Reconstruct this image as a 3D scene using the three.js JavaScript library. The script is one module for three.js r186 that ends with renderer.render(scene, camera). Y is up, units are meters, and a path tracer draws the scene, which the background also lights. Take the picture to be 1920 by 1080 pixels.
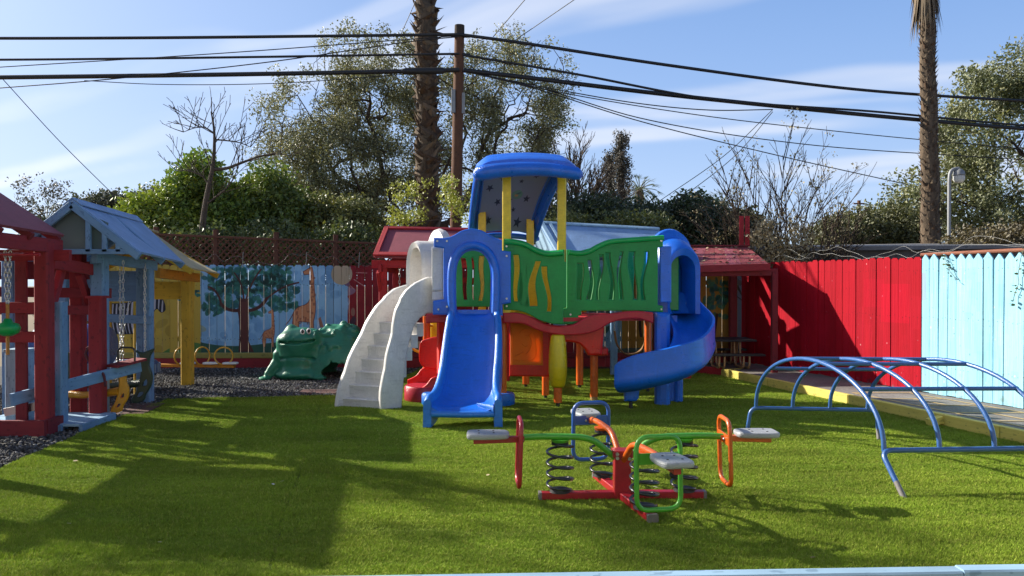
import * as THREE from 'three';
import { mergeGeometries, toCreasedNormals, mergeVertices } from 'three/addons/utils/BufferGeometryUtils.js';
import { MarchingCubes } from 'three/addons/objects/MarchingCubes.js';

// ---------------------------------------------------------------- camera, sky, sun, exposure
const scene = new THREE.Scene();
const camera = new THREE.PerspectiveCamera(39.77, 16 / 9, 0.1, 600);
camera.position.set(0, 1.65, 0);
camera.rotation.x = -0.5 * Math.PI / 180;
const renderer = new THREE.WebGLRenderer({ antialias: true });
renderer.toneMapping = THREE.LinearToneMapping;
renderer.toneMappingExposure = 1.95;
renderer.shadowMap.enabled = true;

const SUN_EL = 29 * Math.PI / 180, SUN_TH = 26.5 * Math.PI / 180;
const sunDir = new THREE.Vector3(-Math.cos(SUN_TH) * Math.cos(SUN_EL), Math.sin(SUN_EL), -Math.sin(SUN_TH) * Math.cos(SUN_EL));
const sun = new THREE.DirectionalLight(new THREE.Color(1.0, 0.93, 0.80), 4.95);
sun.name = 'sun';
sun.position.copy(sunDir).multiplyScalar(60);
sun.target.position.set(0, 0, -10);
sun.position.add(sun.target.position);
sun.castShadow = true;
Object.assign(sun.shadow.camera, { left: -25, right: 25, top: 25, bottom: -25, near: 1, far: 150 });
sun.shadow.mapSize.set(4096, 4096); sun.shadow.radius = 1.2;
scene.add(sun, sun.target);

function rand(seed) { let a = seed >>> 0; return () => { a |= 0; a = a + 0x6D2B79F5 | 0; let t = Math.imul(a ^ a >>> 15, 1 | a); t = t + Math.imul(t ^ t >>> 7, 61 | t) ^ t; return ((t ^ t >>> 14) >>> 0) / 4294967296; }; }
const lerp = (a, b, t) => a + (b - a) * t, clamp = (x, a = 0, b = 1) => Math.min(b, Math.max(a, x));
const smooth = (a, b, x) => { const t = clamp((x - a) / (b - a)); return t * t * (3 - 2 * t); };
// periodic value noise
const NT = (() => { const r = rand(99), a = new Float32Array(65536); for (let i = 0; i < 65536; i++) a[i] = r(); return a; })();
function vn(x, y, px = 256, py = 256) {
  const xi = Math.floor(x), yi = Math.floor(y), fx = x - xi, fy = y - yi, m = (a, n) => ((a % n) + n) % n;
  const x0 = m(xi, px), x1 = m(xi + 1, px), y0 = m(yi, py), y1 = m(yi + 1, py), ux = fx * fx * (3 - 2 * fx), uy = fy * fy * (3 - 2 * fy);
  const g = (a, b) => NT[((a * 131 + b * 7919) ^ (a * 17 + (b << 3))) & 65535];
  return lerp(lerp(g(x0, y0), g(x1, y0), ux), lerp(g(x0, y1), g(x1, y1), ux), uy);
}
function fbm(x, y, o = 4, p = 256, q = p) { let s = 0, a = 0.5, n = 0; for (let i = 0; i < o; i++) { s += a * vn(x, y, p, q); n += a; a *= 0.5; x *= 2; y *= 2; p *= 2; q *= 2; } return s / n; }

{ // a hazy winter sky with thin cirrus
  const W = 2048, Hh = 1024, data = new Float32Array(W * Hh * 4);
  for (let j = 0; j < Hh; j++) {
    const el = ((j + 0.5) / Hh - 0.5) * Math.PI, y = Math.sin(el), c = Math.cos(el);
    for (let i = 0; i < W; i++) {
      const az = ((i + 0.5) / W - 0.5) * 2 * Math.PI, x = Math.cos(az) * c, z = Math.sin(az) * c;
      const g = Math.acos(clamp(x * sunDir.x + y * sunDir.y + z * sunDir.z, -1, 1));
      const e = Math.max(0, y);
      const hz = Math.exp(-e * 5.0), top = smooth(0.15, 0.85, e);
      let r = lerp(0.10, 0.03, top) , gg = lerp(0.29, 0.10, top), b = lerp(0.72, 0.30, top);
      r = lerp(r, 0.66, hz); gg = lerp(gg, 0.82, hz); b = lerp(b, 1.0, hz);
      const glow = 1.35 * Math.exp(-g * 2.9) + 1.2 * Math.exp(-g * 7);
      r += glow * 1.05; gg += glow; b += glow * 0.9;
      if (y > 0) {
        const u = x / (y + 0.18), v = z / (y + 0.18);
        const ang = 0.35, uu = u * Math.cos(ang) + v * Math.sin(ang), vv = -u * Math.sin(ang) + v * Math.cos(ang);
        const wx = fbm(u * 0.9 + 40, v * 0.9 + 40, 3);
        let s = fbm(uu * 0.8 + wx * 1.2 + 60, vv * 5.2 + wx * 2.5 + 60, 5);
        let big = fbm(u * 0.55 + 20.3, v * 0.55 + 11.7, 3);
        let cl = smooth(0.47, 0.78, s) * smooth(0.36, 0.62, big) * smooth(0.01, 0.1, y);
        cl *= 0.5;
        const cb = lerp(0.93, 0.35, smooth(0.3, 0.9, e)) + glow * 0.9;
        r = lerp(r, cb, cl); gg = lerp(gg, cb, cl); b = lerp(b, cb * 1.03, cl);
      }
      const k = (j * W + i) * 4, q = 0.565; data[k] = r * q; data[k + 1] = gg * q; data[k + 2] = b * q; data[k + 3] = 1;
    }
  }
  const t = new THREE.DataTexture(data, W, Hh, THREE.RGBAFormat, THREE.FloatType);
  t.mapping = THREE.EquirectangularReflectionMapping; t.magFilter = t.minFilter = THREE.LinearFilter; t.needsUpdate = true;
  scene.background = t; scene.environment = t;
}

// ---------------------------------------------------------------- helpers
const V = (x, y, z) => new THREE.Vector3(x, y, z);
const CH = 1.65, CF = 1493, HY = 527;
const P = (px, py, d) => V((px - 960) / CF * d, CH - (py - HY) / CF * d, -d);      // a surveyed point of the site: sight line and distance
const X = (px, d) => (px - 960) / CF * d, Y = (py, d) => CH - (py - HY) / CF * d;
const taken = {};
function numbered(n) { const k = taken[n] = (taken[n] ?? -1) + 1; return k ? n + '_' + String(k).padStart(3, '0') : n; }
function tag(o, label, category, group, kind) { Object.assign(o.userData, label && { label }, category && { category }, group && { group }, kind && { kind }); return o; }
function thing(name, label, category, at = [0, 0, 0], group) {
  const o = new THREE.Group(); o.name = numbered(name); o.position.set(...at); o.userData = { label, category };
  if (group) o.userData.group = group;
  scene.add(o); return o;
}
function norm(g) {                       // same attributes everywhere
  if (g.index) g = g.toNonIndexed();
  for (const k of Object.keys(g.attributes)) if (!['position', 'normal', 'uv'].includes(k)) g.deleteAttribute(k);
  if (!g.attributes.normal) g.computeVertexNormals();
  if (!g.attributes.uv) boxUV(g);
  return g;
}
function boxUV(g) {
  const p = g.attributes.position, n = g.attributes.normal, uv = new Float32Array(p.count * 2);
  for (let i = 0; i < p.count; i++) {
    const ax = Math.abs(n.getX(i)), ay = Math.abs(n.getY(i)), az = Math.abs(n.getZ(i));
    if (ay > ax && ay > az) { uv[2 * i] = p.getX(i); uv[2 * i + 1] = p.getZ(i); }
    else if (ax > az) { uv[2 * i] = p.getZ(i); uv[2 * i + 1] = p.getY(i); }
    else { uv[2 * i] = p.getX(i); uv[2 * i + 1] = p.getY(i); }
  }
  g.setAttribute('uv', new THREE.BufferAttribute(uv, 2)); return g;
}
function join(list) { const a = (Array.isArray(list) ? list : [list]).map(norm); return a.length > 1 ? mergeGeometries(a) : a[0]; }
const worldOf = (o) => { const v = V(0, 0, 0); while (o && o !== scene) { v.add(o.position); o = o.parent; } return v; };
function mesh(name, geo, mat, parent = scene) {          // geometry is given in site coordinates; it is stored relative to the parent's base
  let g = join(geo); if (!Array.isArray(geo)) g = g.clone();
  const m = new THREE.Mesh(g, mat);
  if (parent === scene) { m.name = numbered(name); g.computeBoundingBox(); const b = g.boundingBox, c = b.getCenter(V()); c.y = b.min.y; g.translate(-c.x, -c.y, -c.z); m.position.copy(c); }
  else { const w = worldOf(parent); g.translate(-w.x, -w.y, -w.z); m.name = name; }
  m.castShadow = m.receiveShadow = true; parent.add(m); return m;
}
function struct(name, geo, mat, label) { const m = mesh(name, geo, mat); m.userData.kind = 'structure'; if (label) m.userData.label = label; return m; }
function frame(dir, up) { const y = dir.clone().normalize(); let x = V().crossVectors(y, up); if (x.lengthSq() < 1e-6) x = V(1, 0, 0); x.normalize(); const z = V().crossVectors(x, y); return new THREE.Matrix4().makeBasis(x, y, z); }
// a sawn timber with chamfered arrises; grain runs along its length. w across, h in the direction of 'up'
function beam(a, b, w, h, up, ch = 0.1) {
  const d = V().subVectors(b, a), L = d.length(), c = Math.min(w, h) * ch, hw = w / 2, hh = h / 2;
  up = up || (Math.abs(d.y) > 0.9 * L ? V(0, 0, 1) : V(0, 1, 0));
  const o = [[hw - c, -hh], [hw, -hh + c], [hw, hh - c], [hw - c, hh], [-hw + c, hh], [-hw, hh - c], [-hw, -hh + c], [-hw + c, -hh]];
  const pos = [], uv = [], off = (a.x * 7.3 + a.z * 3.1 + a.y * 1.7); let per = off;
  for (let i = 0; i < 8; i++) {
    const p = o[i], q = o[(i + 1) % 8], l = Math.hypot(q[0] - p[0], q[1] - p[1]);
    pos.push(p[0], 0, p[1], p[0], L, p[1], q[0], L, q[1], p[0], 0, p[1], q[0], L, q[1], q[0], 0, q[1]);
    uv.push(per, off, per, off + L, per + l, off + L, per, off, per + l, off + L, per + l, off); per += l;
  }
  for (let i = 1; i < 7; i++) {
    pos.push(o[0][0], L, o[0][1], o[i + 1][0], L, o[i + 1][1], o[i][0], L, o[i][1], o[0][0], 0, o[0][1], o[i][0], 0, o[i][1], o[i + 1][0], 0, o[i + 1][1]);
    uv.push(...[0, i + 1, i, 0, i, i + 1].flatMap((k) => [o[k][0] + off, o[k][1]]));
  }
  const g = new THREE.BufferGeometry();
  g.setAttribute('position', new THREE.Float32BufferAttribute(pos, 3)); g.setAttribute('uv', new THREE.Float32BufferAttribute(uv, 2));
  g.applyMatrix4(frame(d, up)); g.translate(a.x, a.y, a.z); g.computeVertexNormals(); return g;
}
const post = (x, z, y0, y1, w = 0.09, h = w) => beam(V(x, y0, z), V(x, y1, z), w, h);
const box = (x, y, z, w, h, d, ch = 0.06) => beam(V(x, y - h / 2, z), V(x, y + h / 2, z), w, d, V(0, 0, 1), ch);
function tube(pts, r, seg = 0, sides = 8, closed = false) {
  const c = new THREE.CatmullRomCurve3(pts, closed, 'centripetal');
  return new THREE.TubeGeometry(c, seg || Math.max(4, pts.length * 4), r, sides, closed);
}
function bend(pts, rad, n = 6, closed = false) {          // a polyline with rounded corners, for bent pipe
  const out = [], N = pts.length;
  for (let i = 0; i < N; i++) {
    if (!closed && (i === 0 || i === N - 1)) { out.push(pts[i].clone()); continue; }
    const p = pts[i], a = pts[(i + N - 1) % N], b = pts[(i + 1) % N], da = a.clone().sub(p), db = b.clone().sub(p), la = Math.min(rad, da.length() * 0.49), lb = Math.min(rad, db.length() * 0.49);
    const s = p.clone().add(da.setLength(la)), e = p.clone().add(db.setLength(lb));
    for (let k = 0; k <= n; k++) { const t = k / n; out.push(V(0, 0, 0).addScaledVector(s, (1 - t) * (1 - t)).addScaledVector(p, 2 * t * (1 - t)).addScaledVector(e, t * t)); }
  }
  return out;
}
// pipe: swept circle along a polyline that already has its bends
function pipe(pts, r, sides = 10, closed = false) {
  const N = pts.length, rings = [], up = V(0, 0, 0); let nrm = null;
  for (let i = 0; i < N; i++) {
    const a = pts[closed ? (i + N - 1) % N : Math.max(0, i - 1)], b = pts[closed ? (i + 1) % N : Math.min(N - 1, i + 1)], t = b.clone().sub(a).normalize();
    if (!nrm) { nrm = Math.abs(t.y) < 0.9 ? V(0, 1, 0) : V(1, 0, 0); }
    nrm = nrm.clone().addScaledVector(t, -nrm.dot(t)).normalize(); const bi = V().crossVectors(t, nrm), ring = [], rr = Array.isArray(r) ? r[i] : r;
    for (let k = 0; k < sides; k++) { const an = k / sides * 2 * Math.PI; ring.push(pts[i].clone().addScaledVector(nrm, Math.cos(an) * rr).addScaledVector(bi, Math.sin(an) * rr)); }
    rings.push(ring);
  }
  if (closed) { // align last with first by the nearest rotation
    let best = 0, bd = 1e9; for (let s = 0; s < sides; s++) { const dd = rings[0][s].distanceTo(rings[N - 1][0]); if (dd < bd) { bd = dd; best = s; } }
    rings.push(rings[0].map((_, k) => rings[0][(k + best) % sides].clone()));
  }
  return loft(rings, !closed);
}
// skin closed loops of equal length
function loft(secs, cap = true, crease = 0) {
  const n = secs[0].length, pos = [], idx = [];
  for (const s of secs) for (const p of s) pos.push(p.x, p.y, p.z);
  for (let i = 0; i < secs.length - 1; i++) for (let k = 0; k < n; k++) { const a = i * n + k, b = i * n + (k + 1) % n, c = a + n, d = b + n; idx.push(a, b, d, a, d, c); }
  let g = new THREE.BufferGeometry(); g.setAttribute('position', new THREE.Float32BufferAttribute(pos, 3)); g.setIndex(idx);
  if (crease) { g = toCreasedNormals(g, crease); } else g.computeVertexNormals();
  const out = [norm(g)];
  if (cap) for (const [s, flip] of [[secs[0], true], [secs[secs.length - 1], false]]) {
    const c = s.reduce((a, p) => a.add(p), V(0, 0, 0)).multiplyScalar(1 / n);
    // flat contour triangulated in its own plane
    const nn = V(0, 0, 0); for (let k = 0; k < n; k++) { const a = s[k].clone().sub(c), b = s[(k + 1) % n].clone().sub(c); nn.add(a.cross(b)); } nn.normalize();
    const ux = s[0].clone().sub(c); ux.addScaledVector(nn, -ux.dot(nn)).normalize(); const uy = V().crossVectors(nn, ux);
    const c2 = s.map((p) => { const q = p.clone().sub(c); return new THREE.Vector2(q.dot(ux), q.dot(uy)); });
    const fs = THREE.ShapeUtils.triangulateShape(c2, []), cp = [];
    for (const f of fs) for (const k of flip ? [f[0], f[2], f[1]] : f) cp.push(s[k].x, s[k].y, s[k].z);
    const cg = new THREE.BufferGeometry(); cg.setAttribute('position', new THREE.Float32BufferAttribute(cp, 3)); cg.computeVertexNormals(); out.push(norm(cg));
  }
  return out.length > 1 ? mergeGeometries(out) : out[0];
}
// flat plate cut from an outline (metres, local), with holes and rounded arrises
function plate(outline, depth, holes = [], bevel = 0.012, curve = false) {
  const mk = (pts, C) => { const v = pts.map((p) => new THREE.Vector2(p[0], p[1])); const s = new C(); if (curve) { s.moveTo(v[0].x, v[0].y); s.splineThru([...v.slice(1), v[0]]); } else s.setFromPoints(v); return s; };
  const s = mk(outline, THREE.Shape); for (const h of holes) s.holes.push(mk(h, THREE.Path));
  const g = new THREE.ExtrudeGeometry(s, { depth: depth - 2 * bevel, bevelEnabled: bevel > 0, bevelSize: bevel, bevelThickness: bevel, bevelOffset: -bevel, bevelSegments: 2, curveSegments: 8 });
  g.translate(0, 0, bevel - depth / 2); return g;
}
function spl(pts, n = 8, closed = false) { const c = new THREE.CatmullRomCurve3(pts.map((p) => V(p[0], p[1], 0)), closed, 'centripetal'); return c.getPoints(n * (pts.length - (closed ? 0 : 1))).slice(0, closed ? -1 : undefined).map((p) => [p.x, p.y]); }
const rot = (g, ry, at) => { g.translate(-at.x, -at.y, -at.z); g.rotateY(ry); g.translate(at.x, at.y, at.z); return g; };
// upright plate drawn in surveyed sight-line coordinates at distance d
function upright(pxs, d, depth, holes = [], bevel = 0.012, turn = 0, pivot) {
  const m = (q) => q.map((p) => [X(p[0], d), Y(p[1], d)]);
  const g = plate(m(pxs), depth, holes.map(m), bevel); g.translate(0, 0, -d);
  return turn ? rot(g, turn, V(X(pivot, d), 0, -d)) : g;
}
function sdfMesh(f, c, half, res) {                       // mesh of a distance field on a cubic grid
  const mc = new MarchingCubes(res, new THREE.MeshStandardMaterial(), false, false, 400000);
  mc.isolation = 0; mc.reset();
  for (let k = 0; k < res; k++) for (let j = 0; j < res; j++) for (let i = 0; i < res; i++) {
    const x = (i - res / 2) / (res / 2) * half, y = (j - res / 2) / (res / 2) * half, z = (k - res / 2) / (res / 2) * half;
    mc.field[k * res * res + j * res + i] = -f(x, y, z);
  }
  mc.update();
  const g = new THREE.BufferGeometry(), n = mc.count;
  g.setAttribute('position', new THREE.Float32BufferAttribute(Array.from(mc.positionArray.slice(0, n * 3)), 3));
  let q = mergeVertices(g, 1e-5); q.computeVertexNormals(); q = norm(q);
  q.scale(half, half, half); q.translate(c.x, c.y, c.z); return q;
}
const smin = (a, b, k) => { const h = Math.max(k - Math.abs(a - b), 0) / k; return Math.min(a, b) - h * h * k / 4; };
const ell = (x, y, z, c, r) => { const k = Math.hypot((x - c[0]) / r[0], (y - c[1]) / r[1], (z - c[2]) / r[2]); return (k - 1) * Math.min(...r); };
const caps = (x, y, z, a, b, ra, rb) => { const px = x - a[0], py = y - a[1], pz = z - a[2], bx = b[0] - a[0], by = b[1] - a[1], bz = b[2] - a[2], h = clamp((px * bx + py * by + pz * bz) / (bx * bx + by * by + bz * bz)); return Math.hypot(px - bx * h, py - by * h, pz - bz * h) - lerp(ra, rb, h); };

// ---------------------------------------------------------------- materials
function tex(n, f, srgb, m = n) {
  const a = new Uint8Array(n * m * 4);
  for (let j = 0; j < m; j++) for (let i = 0; i < n; i++) { const v = f(i / n, j / m), k = (j * n + i) * 4; const c = Array.isArray(v) ? v : [v, v, v]; a[k] = clamp(c[0]) * 255; a[k + 1] = clamp(c[1]) * 255; a[k + 2] = clamp(c[2]) * 255; a[k + 3] = 255; }
  const t = new THREE.DataTexture(a, n, m); t.wrapS = t.wrapT = THREE.RepeatWrapping; t.magFilter = THREE.LinearFilter; t.minFilter = THREE.LinearMipmapLinearFilter; t.generateMipmaps = true;
  if (srgb) t.colorSpace = THREE.SRGBColorSpace; t.needsUpdate = true; return t;
}
const rep = (t, x, y = x) => { const c = t.clone(); c.repeat.set(x, y); c.needsUpdate = true; return c; };
const woodGrain = (u, v) => { const w = fbm(u * 4, v * 2, 3, 4, 2) * 0.6; return 0.55 * fbm(u * 48 + w * 4, v * 3, 3, 48, 3) + 0.45 * fbm(u * 10, v * 4, 3, 10, 4); };
const T_woodC = tex(512, (u, v) => { const g = woodGrain(u, v), m = fbm(u * 6, v * 6, 4, 6), chip = smooth(0.70, 0.76, fbm(u * 40, v * 22, 3, 40, 22)); const k = 0.80 + 0.16 * g + 0.12 * (m - 0.5); return [k * (1 - 0.18 * chip), k * (1 - 0.16 * chip), k * (1 - 0.14 * chip)]; }, true);
const T_woodB = tex(512, (u, v) => woodGrain(u, v));
const T_mottC = tex(512, (u, v) => { const m = fbm(u * 5, v * 5, 5, 5), f = fbm(u * 60, v * 60, 2, 60), s = smooth(0.66, 0.72, fbm(u * 9, v * 46, 3, 9, 46)); const w = smooth(0.68, 0.70, fbm(u * 30, v * 5, 3, 30, 5)); return 0.91 + 0.14 * (m - 0.5) + 0.06 * (f - 0.5) - 0.045 * s + 0.03 * w; }, true);
const T_fineB = tex(256, (u, v) => fbm(u * 50, v * 50, 2, 50));
const T_roughP = tex(512, (u, v) => 0.75 + 0.5 * (fbm(u * 7, v * 7, 4, 7) - 0.5) + 0.25 * smooth(0.6, 0.7, fbm(u * 14, v * 60, 3, 14, 60)));
const C = (r, g, b) => new THREE.Color().setRGB(r, g, b);
function wood(r, g, b, rough = 0.75, rp = 1) { return new THREE.MeshStandardMaterial({ color: C(r, g, b), map: rep(T_woodC, rp), bumpMap: rep(T_woodB, rp), bumpScale: 0.004, roughness: rough }); }
function smoothWood(r, g, b) { return new THREE.MeshStandardMaterial({ color: C(r, g, b), map: T_mottC, bumpMap: rep(T_fineB, 4), bumpScale: 0.0015, roughness: 0.75 }); }
function plastic(r, g, b, rough = 0.42, coat = 0.15) { return new THREE.MeshPhysicalMaterial({ color: C(r, g, b), map: T_mottC, bumpMap: rep(T_fineB, 5), bumpScale: 0.0012, roughness: rough, roughnessMap: T_roughP, clearcoat: coat, clearcoatRoughness: 0.3 }); }
function paintedSteel(r, g, b, rough = 0.35) { return new THREE.MeshPhysicalMaterial({ color: C(r, g, b), map: rep(T_mottC, 3), bumpMap: rep(T_fineB, 12), bumpScale: 0.0006, roughness: rough, clearcoat: 0.35, clearcoatRoughness: 0.25 }); }
const M = {
  redWood: wood(0.36, 0.022, 0.03), redDark: wood(0.25, 0.02, 0.03), redRoof: smoothWood(0.30, 0.06, 0.085), redBright: wood(0.50, 0.02, 0.03),
  blueWood: wood(0.20, 0.37, 0.60), blueRoof: smoothWood(0.27, 0.42, 0.66), paleBlue: wood(0.33, 0.52, 0.70), skyBlue: wood(0.27, 0.56, 0.80, 0.6),
  yellowWood: wood(0.72, 0.44, 0.035), tanRoof: smoothWood(0.55, 0.46, 0.25), orangeWood: wood(0.68, 0.27, 0.02), kerbYellow: wood(0.80, 0.66, 0.14),
  brownWood: wood(0.14, 0.052, 0.03, 0.85), greyWood: wood(0.16, 0.13, 0.12), darkTop: wood(0.03, 0.03, 0.035, 0.6), matWood: wood(0.14, 0.06, 0.055, 0.9),
  pBlue: plastic(0.010, 0.165, 0.82), pBlueLt: plastic(0.02, 0.22, 0.84), pGreen: plastic(0.004, 0.42, 0.09), pRed: plastic(0.86, 0.016, 0.012), pDeck: plastic(0.60, 0.012, 0.03, 0.6),
  pOrange: plastic(0.92, 0.31, 0.004), pYellow: plastic(0.86, 0.64, 0.008), pYellowPost: paintedSteel(0.90, 0.62, 0.008), pWhite: plastic(0.78, 0.765, 0.74, 0.6, 0.05), pPink: plastic(0.58, 0.035, 0.07),
  pGlider: plastic(0.80, 0.36, 0.015), pDarkGreen: plastic(0.02, 0.06, 0.045), pFrog: plastic(0.022, 0.23, 0.135, 0.5, 0.12), pOrangePost: paintedSteel(0.88, 0.16, 0.012), pSeat: plastic(0.42, 0.44, 0.46, 0.5),
  pBarrel: plastic(0.01, 0.05, 0.28), thinOrange: new THREE.MeshPhysicalMaterial({ color: C(0.95, 0.36, 0.01), roughness: 0.7, transmission: 0.5, thickness: 0 }), thinRed: new THREE.MeshPhysicalMaterial({ color: C(0.9, 0.03, 0.015), roughness: 0.6, transmission: 0.4, thickness: 0 }), thinGreen: new THREE.MeshPhysicalMaterial({ color: C(0.006, 0.42, 0.09), map: T_mottC, roughness: 0.5, transmission: 0.3, thickness: 0 }),
  sRed: paintedSteel(0.45, 0.012, 0.025), sOrange: paintedSteel(0.75, 0.13, 0.01), sGreen: paintedSteel(0.09, 0.44, 0.03), sBlue: paintedSteel(0.03, 0.12, 0.46), sDome: paintedSteel(0.045, 0.14, 0.40, 0.3), sTan: paintedSteel(0.50, 0.31, 0.15), sYellow: paintedSteel(0.78, 0.40, 0.02),
  steel: new THREE.MeshStandardMaterial({ color: C(0.5, 0.5, 0.5), metalness: 1, roughness: 0.4 }), spring: new THREE.MeshPhysicalMaterial({ color: C(0.012, 0.012, 0.014), roughness: 0.28, clearcoat: 0.5 }),
  chain: new THREE.MeshStandardMaterial({ color: C(0.62, 0.62, 0.60), metalness: 0.85, roughness: 0.4 }), black: new THREE.MeshStandardMaterial({ color: C(0.012, 0.012, 0.014), roughness: 0.55 }), rubber: new THREE.MeshStandardMaterial({ color: C(0.02, 0.02, 0.022), roughness: 0.9 }),
  rope: new THREE.MeshStandardMaterial({ color: C(0.55, 0.25, 0.07), roughness: 0.95, bumpMap: rep(T_fineB, 30), bumpScale: 0.003 }), white: new THREE.MeshStandardMaterial({ color: C(0.78, 0.78, 0.76), roughness: 0.5 }), wire: new THREE.MeshStandardMaterial({ color: C(0.30, 0.30, 0.29), roughness: 0.5, metalness: 0.3 }),
  tip: paintedSteel(0.22, 0.2, 0.19, 0.6),
};
// ---------------------------------------------------------------- ground, lawn, gravel, platform
const T_dirt = tex(512, (u, v) => { const a = fbm(u * 8, v * 8, 5, 8), b = fbm(u * 90, v * 90, 2, 90); return [0.30 + 0.2 * a + 0.12 * b, 0.26 + 0.17 * a + 0.1 * b, 0.20 + 0.12 * a + 0.08 * b]; }, true);
const T_turfC = tex(1024, (u, v) => { const a = fbm(u * 7, v * 7, 5, 7), b = fbm(u * 160, v * 160, 2, 160), k = 0.55 + 0.45 * b; return [k * (0.36 + 0.16 * a), k * (0.46 + 0.14 * a), k * (0.05 + 0.03 * a)]; }, true);
const T_gravC = tex(512, (u, v) => { const a = fbm(u * 70, v * 70, 2, 70), c = fbm(u * 6, v * 6, 4, 6), k = 0.10 + 0.26 * a * a + 0.06 * c; return [k, k * 0.98, k * 0.97]; }, true);
const T_asphC = tex(1024, (u, v) => { const a = fbm(u * 6, v * 6, 5, 6), b = fbm(u * 200, v * 200, 2, 200), crack = smooth(0.018, 0.0, Math.abs(fbm(u * 4 + 9, v * 4 + 2, 4, 4) - 0.5)); const k = 0.42 + 0.10 * (a - 0.5) * 2 + 0.16 * (b - 0.5) - 0.05 * crack; return [k * 1.04, k, k * 0.97]; }, true);
const m_dirt = new THREE.MeshStandardMaterial({ map: rep(T_dirt, 0.4), bumpMap: rep(T_dirt, 0.4), bumpScale: 0.02, roughness: 1 });
const m_turf = new THREE.MeshStandardMaterial({ map: rep(T_turfC, 0.5), bumpMap: rep(T_turfC, 1.3), bumpScale: 0.02, roughness: 0.95 });
const m_grav = new THREE.MeshStandardMaterial({ map: rep(T_gravC, 0.6), bumpMap: rep(T_gravC, 0.6), bumpScale: 0.03, roughness: 0.95 });
const m_asph = new THREE.MeshStandardMaterial({ map: rep(T_asphC, 0.35), bumpMap: rep(T_asphC, 1.1), bumpScale: 0.006, roughness: 0.95 });
function sheet(poly, y, t = 0.05) {                        // poly: [x, distance]
  const s = new THREE.Shape(poly.map(([x, d]) => new THREE.Vector2(x, d)));
  const g = new THREE.ExtrudeGeometry(s, { depth: t, bevelEnabled: false }); g.rotateX(-Math.PI / 2); g.translate(0, y - t, 0); return g;
}
struct('ground', new THREE.PlaneGeometry(400, 400).rotateX(-Math.PI / 2).translate(0, -0.06, -60), m_dirt, 'dry bare earth beyond the playground fences');
const kerbX = (d) => 3.67 + 0.27 * (13.7 - d), fenceX = (d) => 5.67 + 0.32 * (11 - d);
struct('gravel_bed', sheet([[-10, 1], [-2, 1], [-2, 15.2], [4.3, 15.2], [4.3, 16], [-10, 16]], -0.02, 0.03), m_grav, 'bed of dark grey gravel under the swings and the frog');
const lawnPoly = [[-4.3, 0.5], [-4.42, 5.4], [-4.47, 6.9], [-4.6, 8.1], [-4.72, 9.4], [-4.78, 11.0], [-4.2, 11.15], [-2.45, 11.42], [-2.1, 12.6], [-1.8, 14.0], [-1.7, 14.9], [3.4, 14.9], [kerbX(13.7), 13.7], [kerbX(0.5), 0.5]];
struct('lawn', sheet(lawnPoly, 0.0, 0.018), m_turf, 'bright green artificial turf in the middle of the playground');
const inPoly = (x, d, poly) => { let c = false; for (let i = 0, j = poly.length - 1; i < poly.length; j = i++) { const [xi, yi] = poly[i], [xj, yj] = poly[j]; if ((yi > d) !== (yj > d) && x < (xj - xi) * (d - yi) / (yj - yi) + xi) c = !c; } return c; };
struct('platform', sheet([[kerbX(0.5) + 0.03, 0.5], [fenceX(0.5), 0.5], [fenceX(15.1), 15.1], [2.6, 15.1], [2.6, 14.95], [3.4, 14.95], [kerbX(13.7) + 0.03, 13.7]], 0.115, 0.13), m_asph, 'grey asphalt walkway raised along the right fence');

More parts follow.
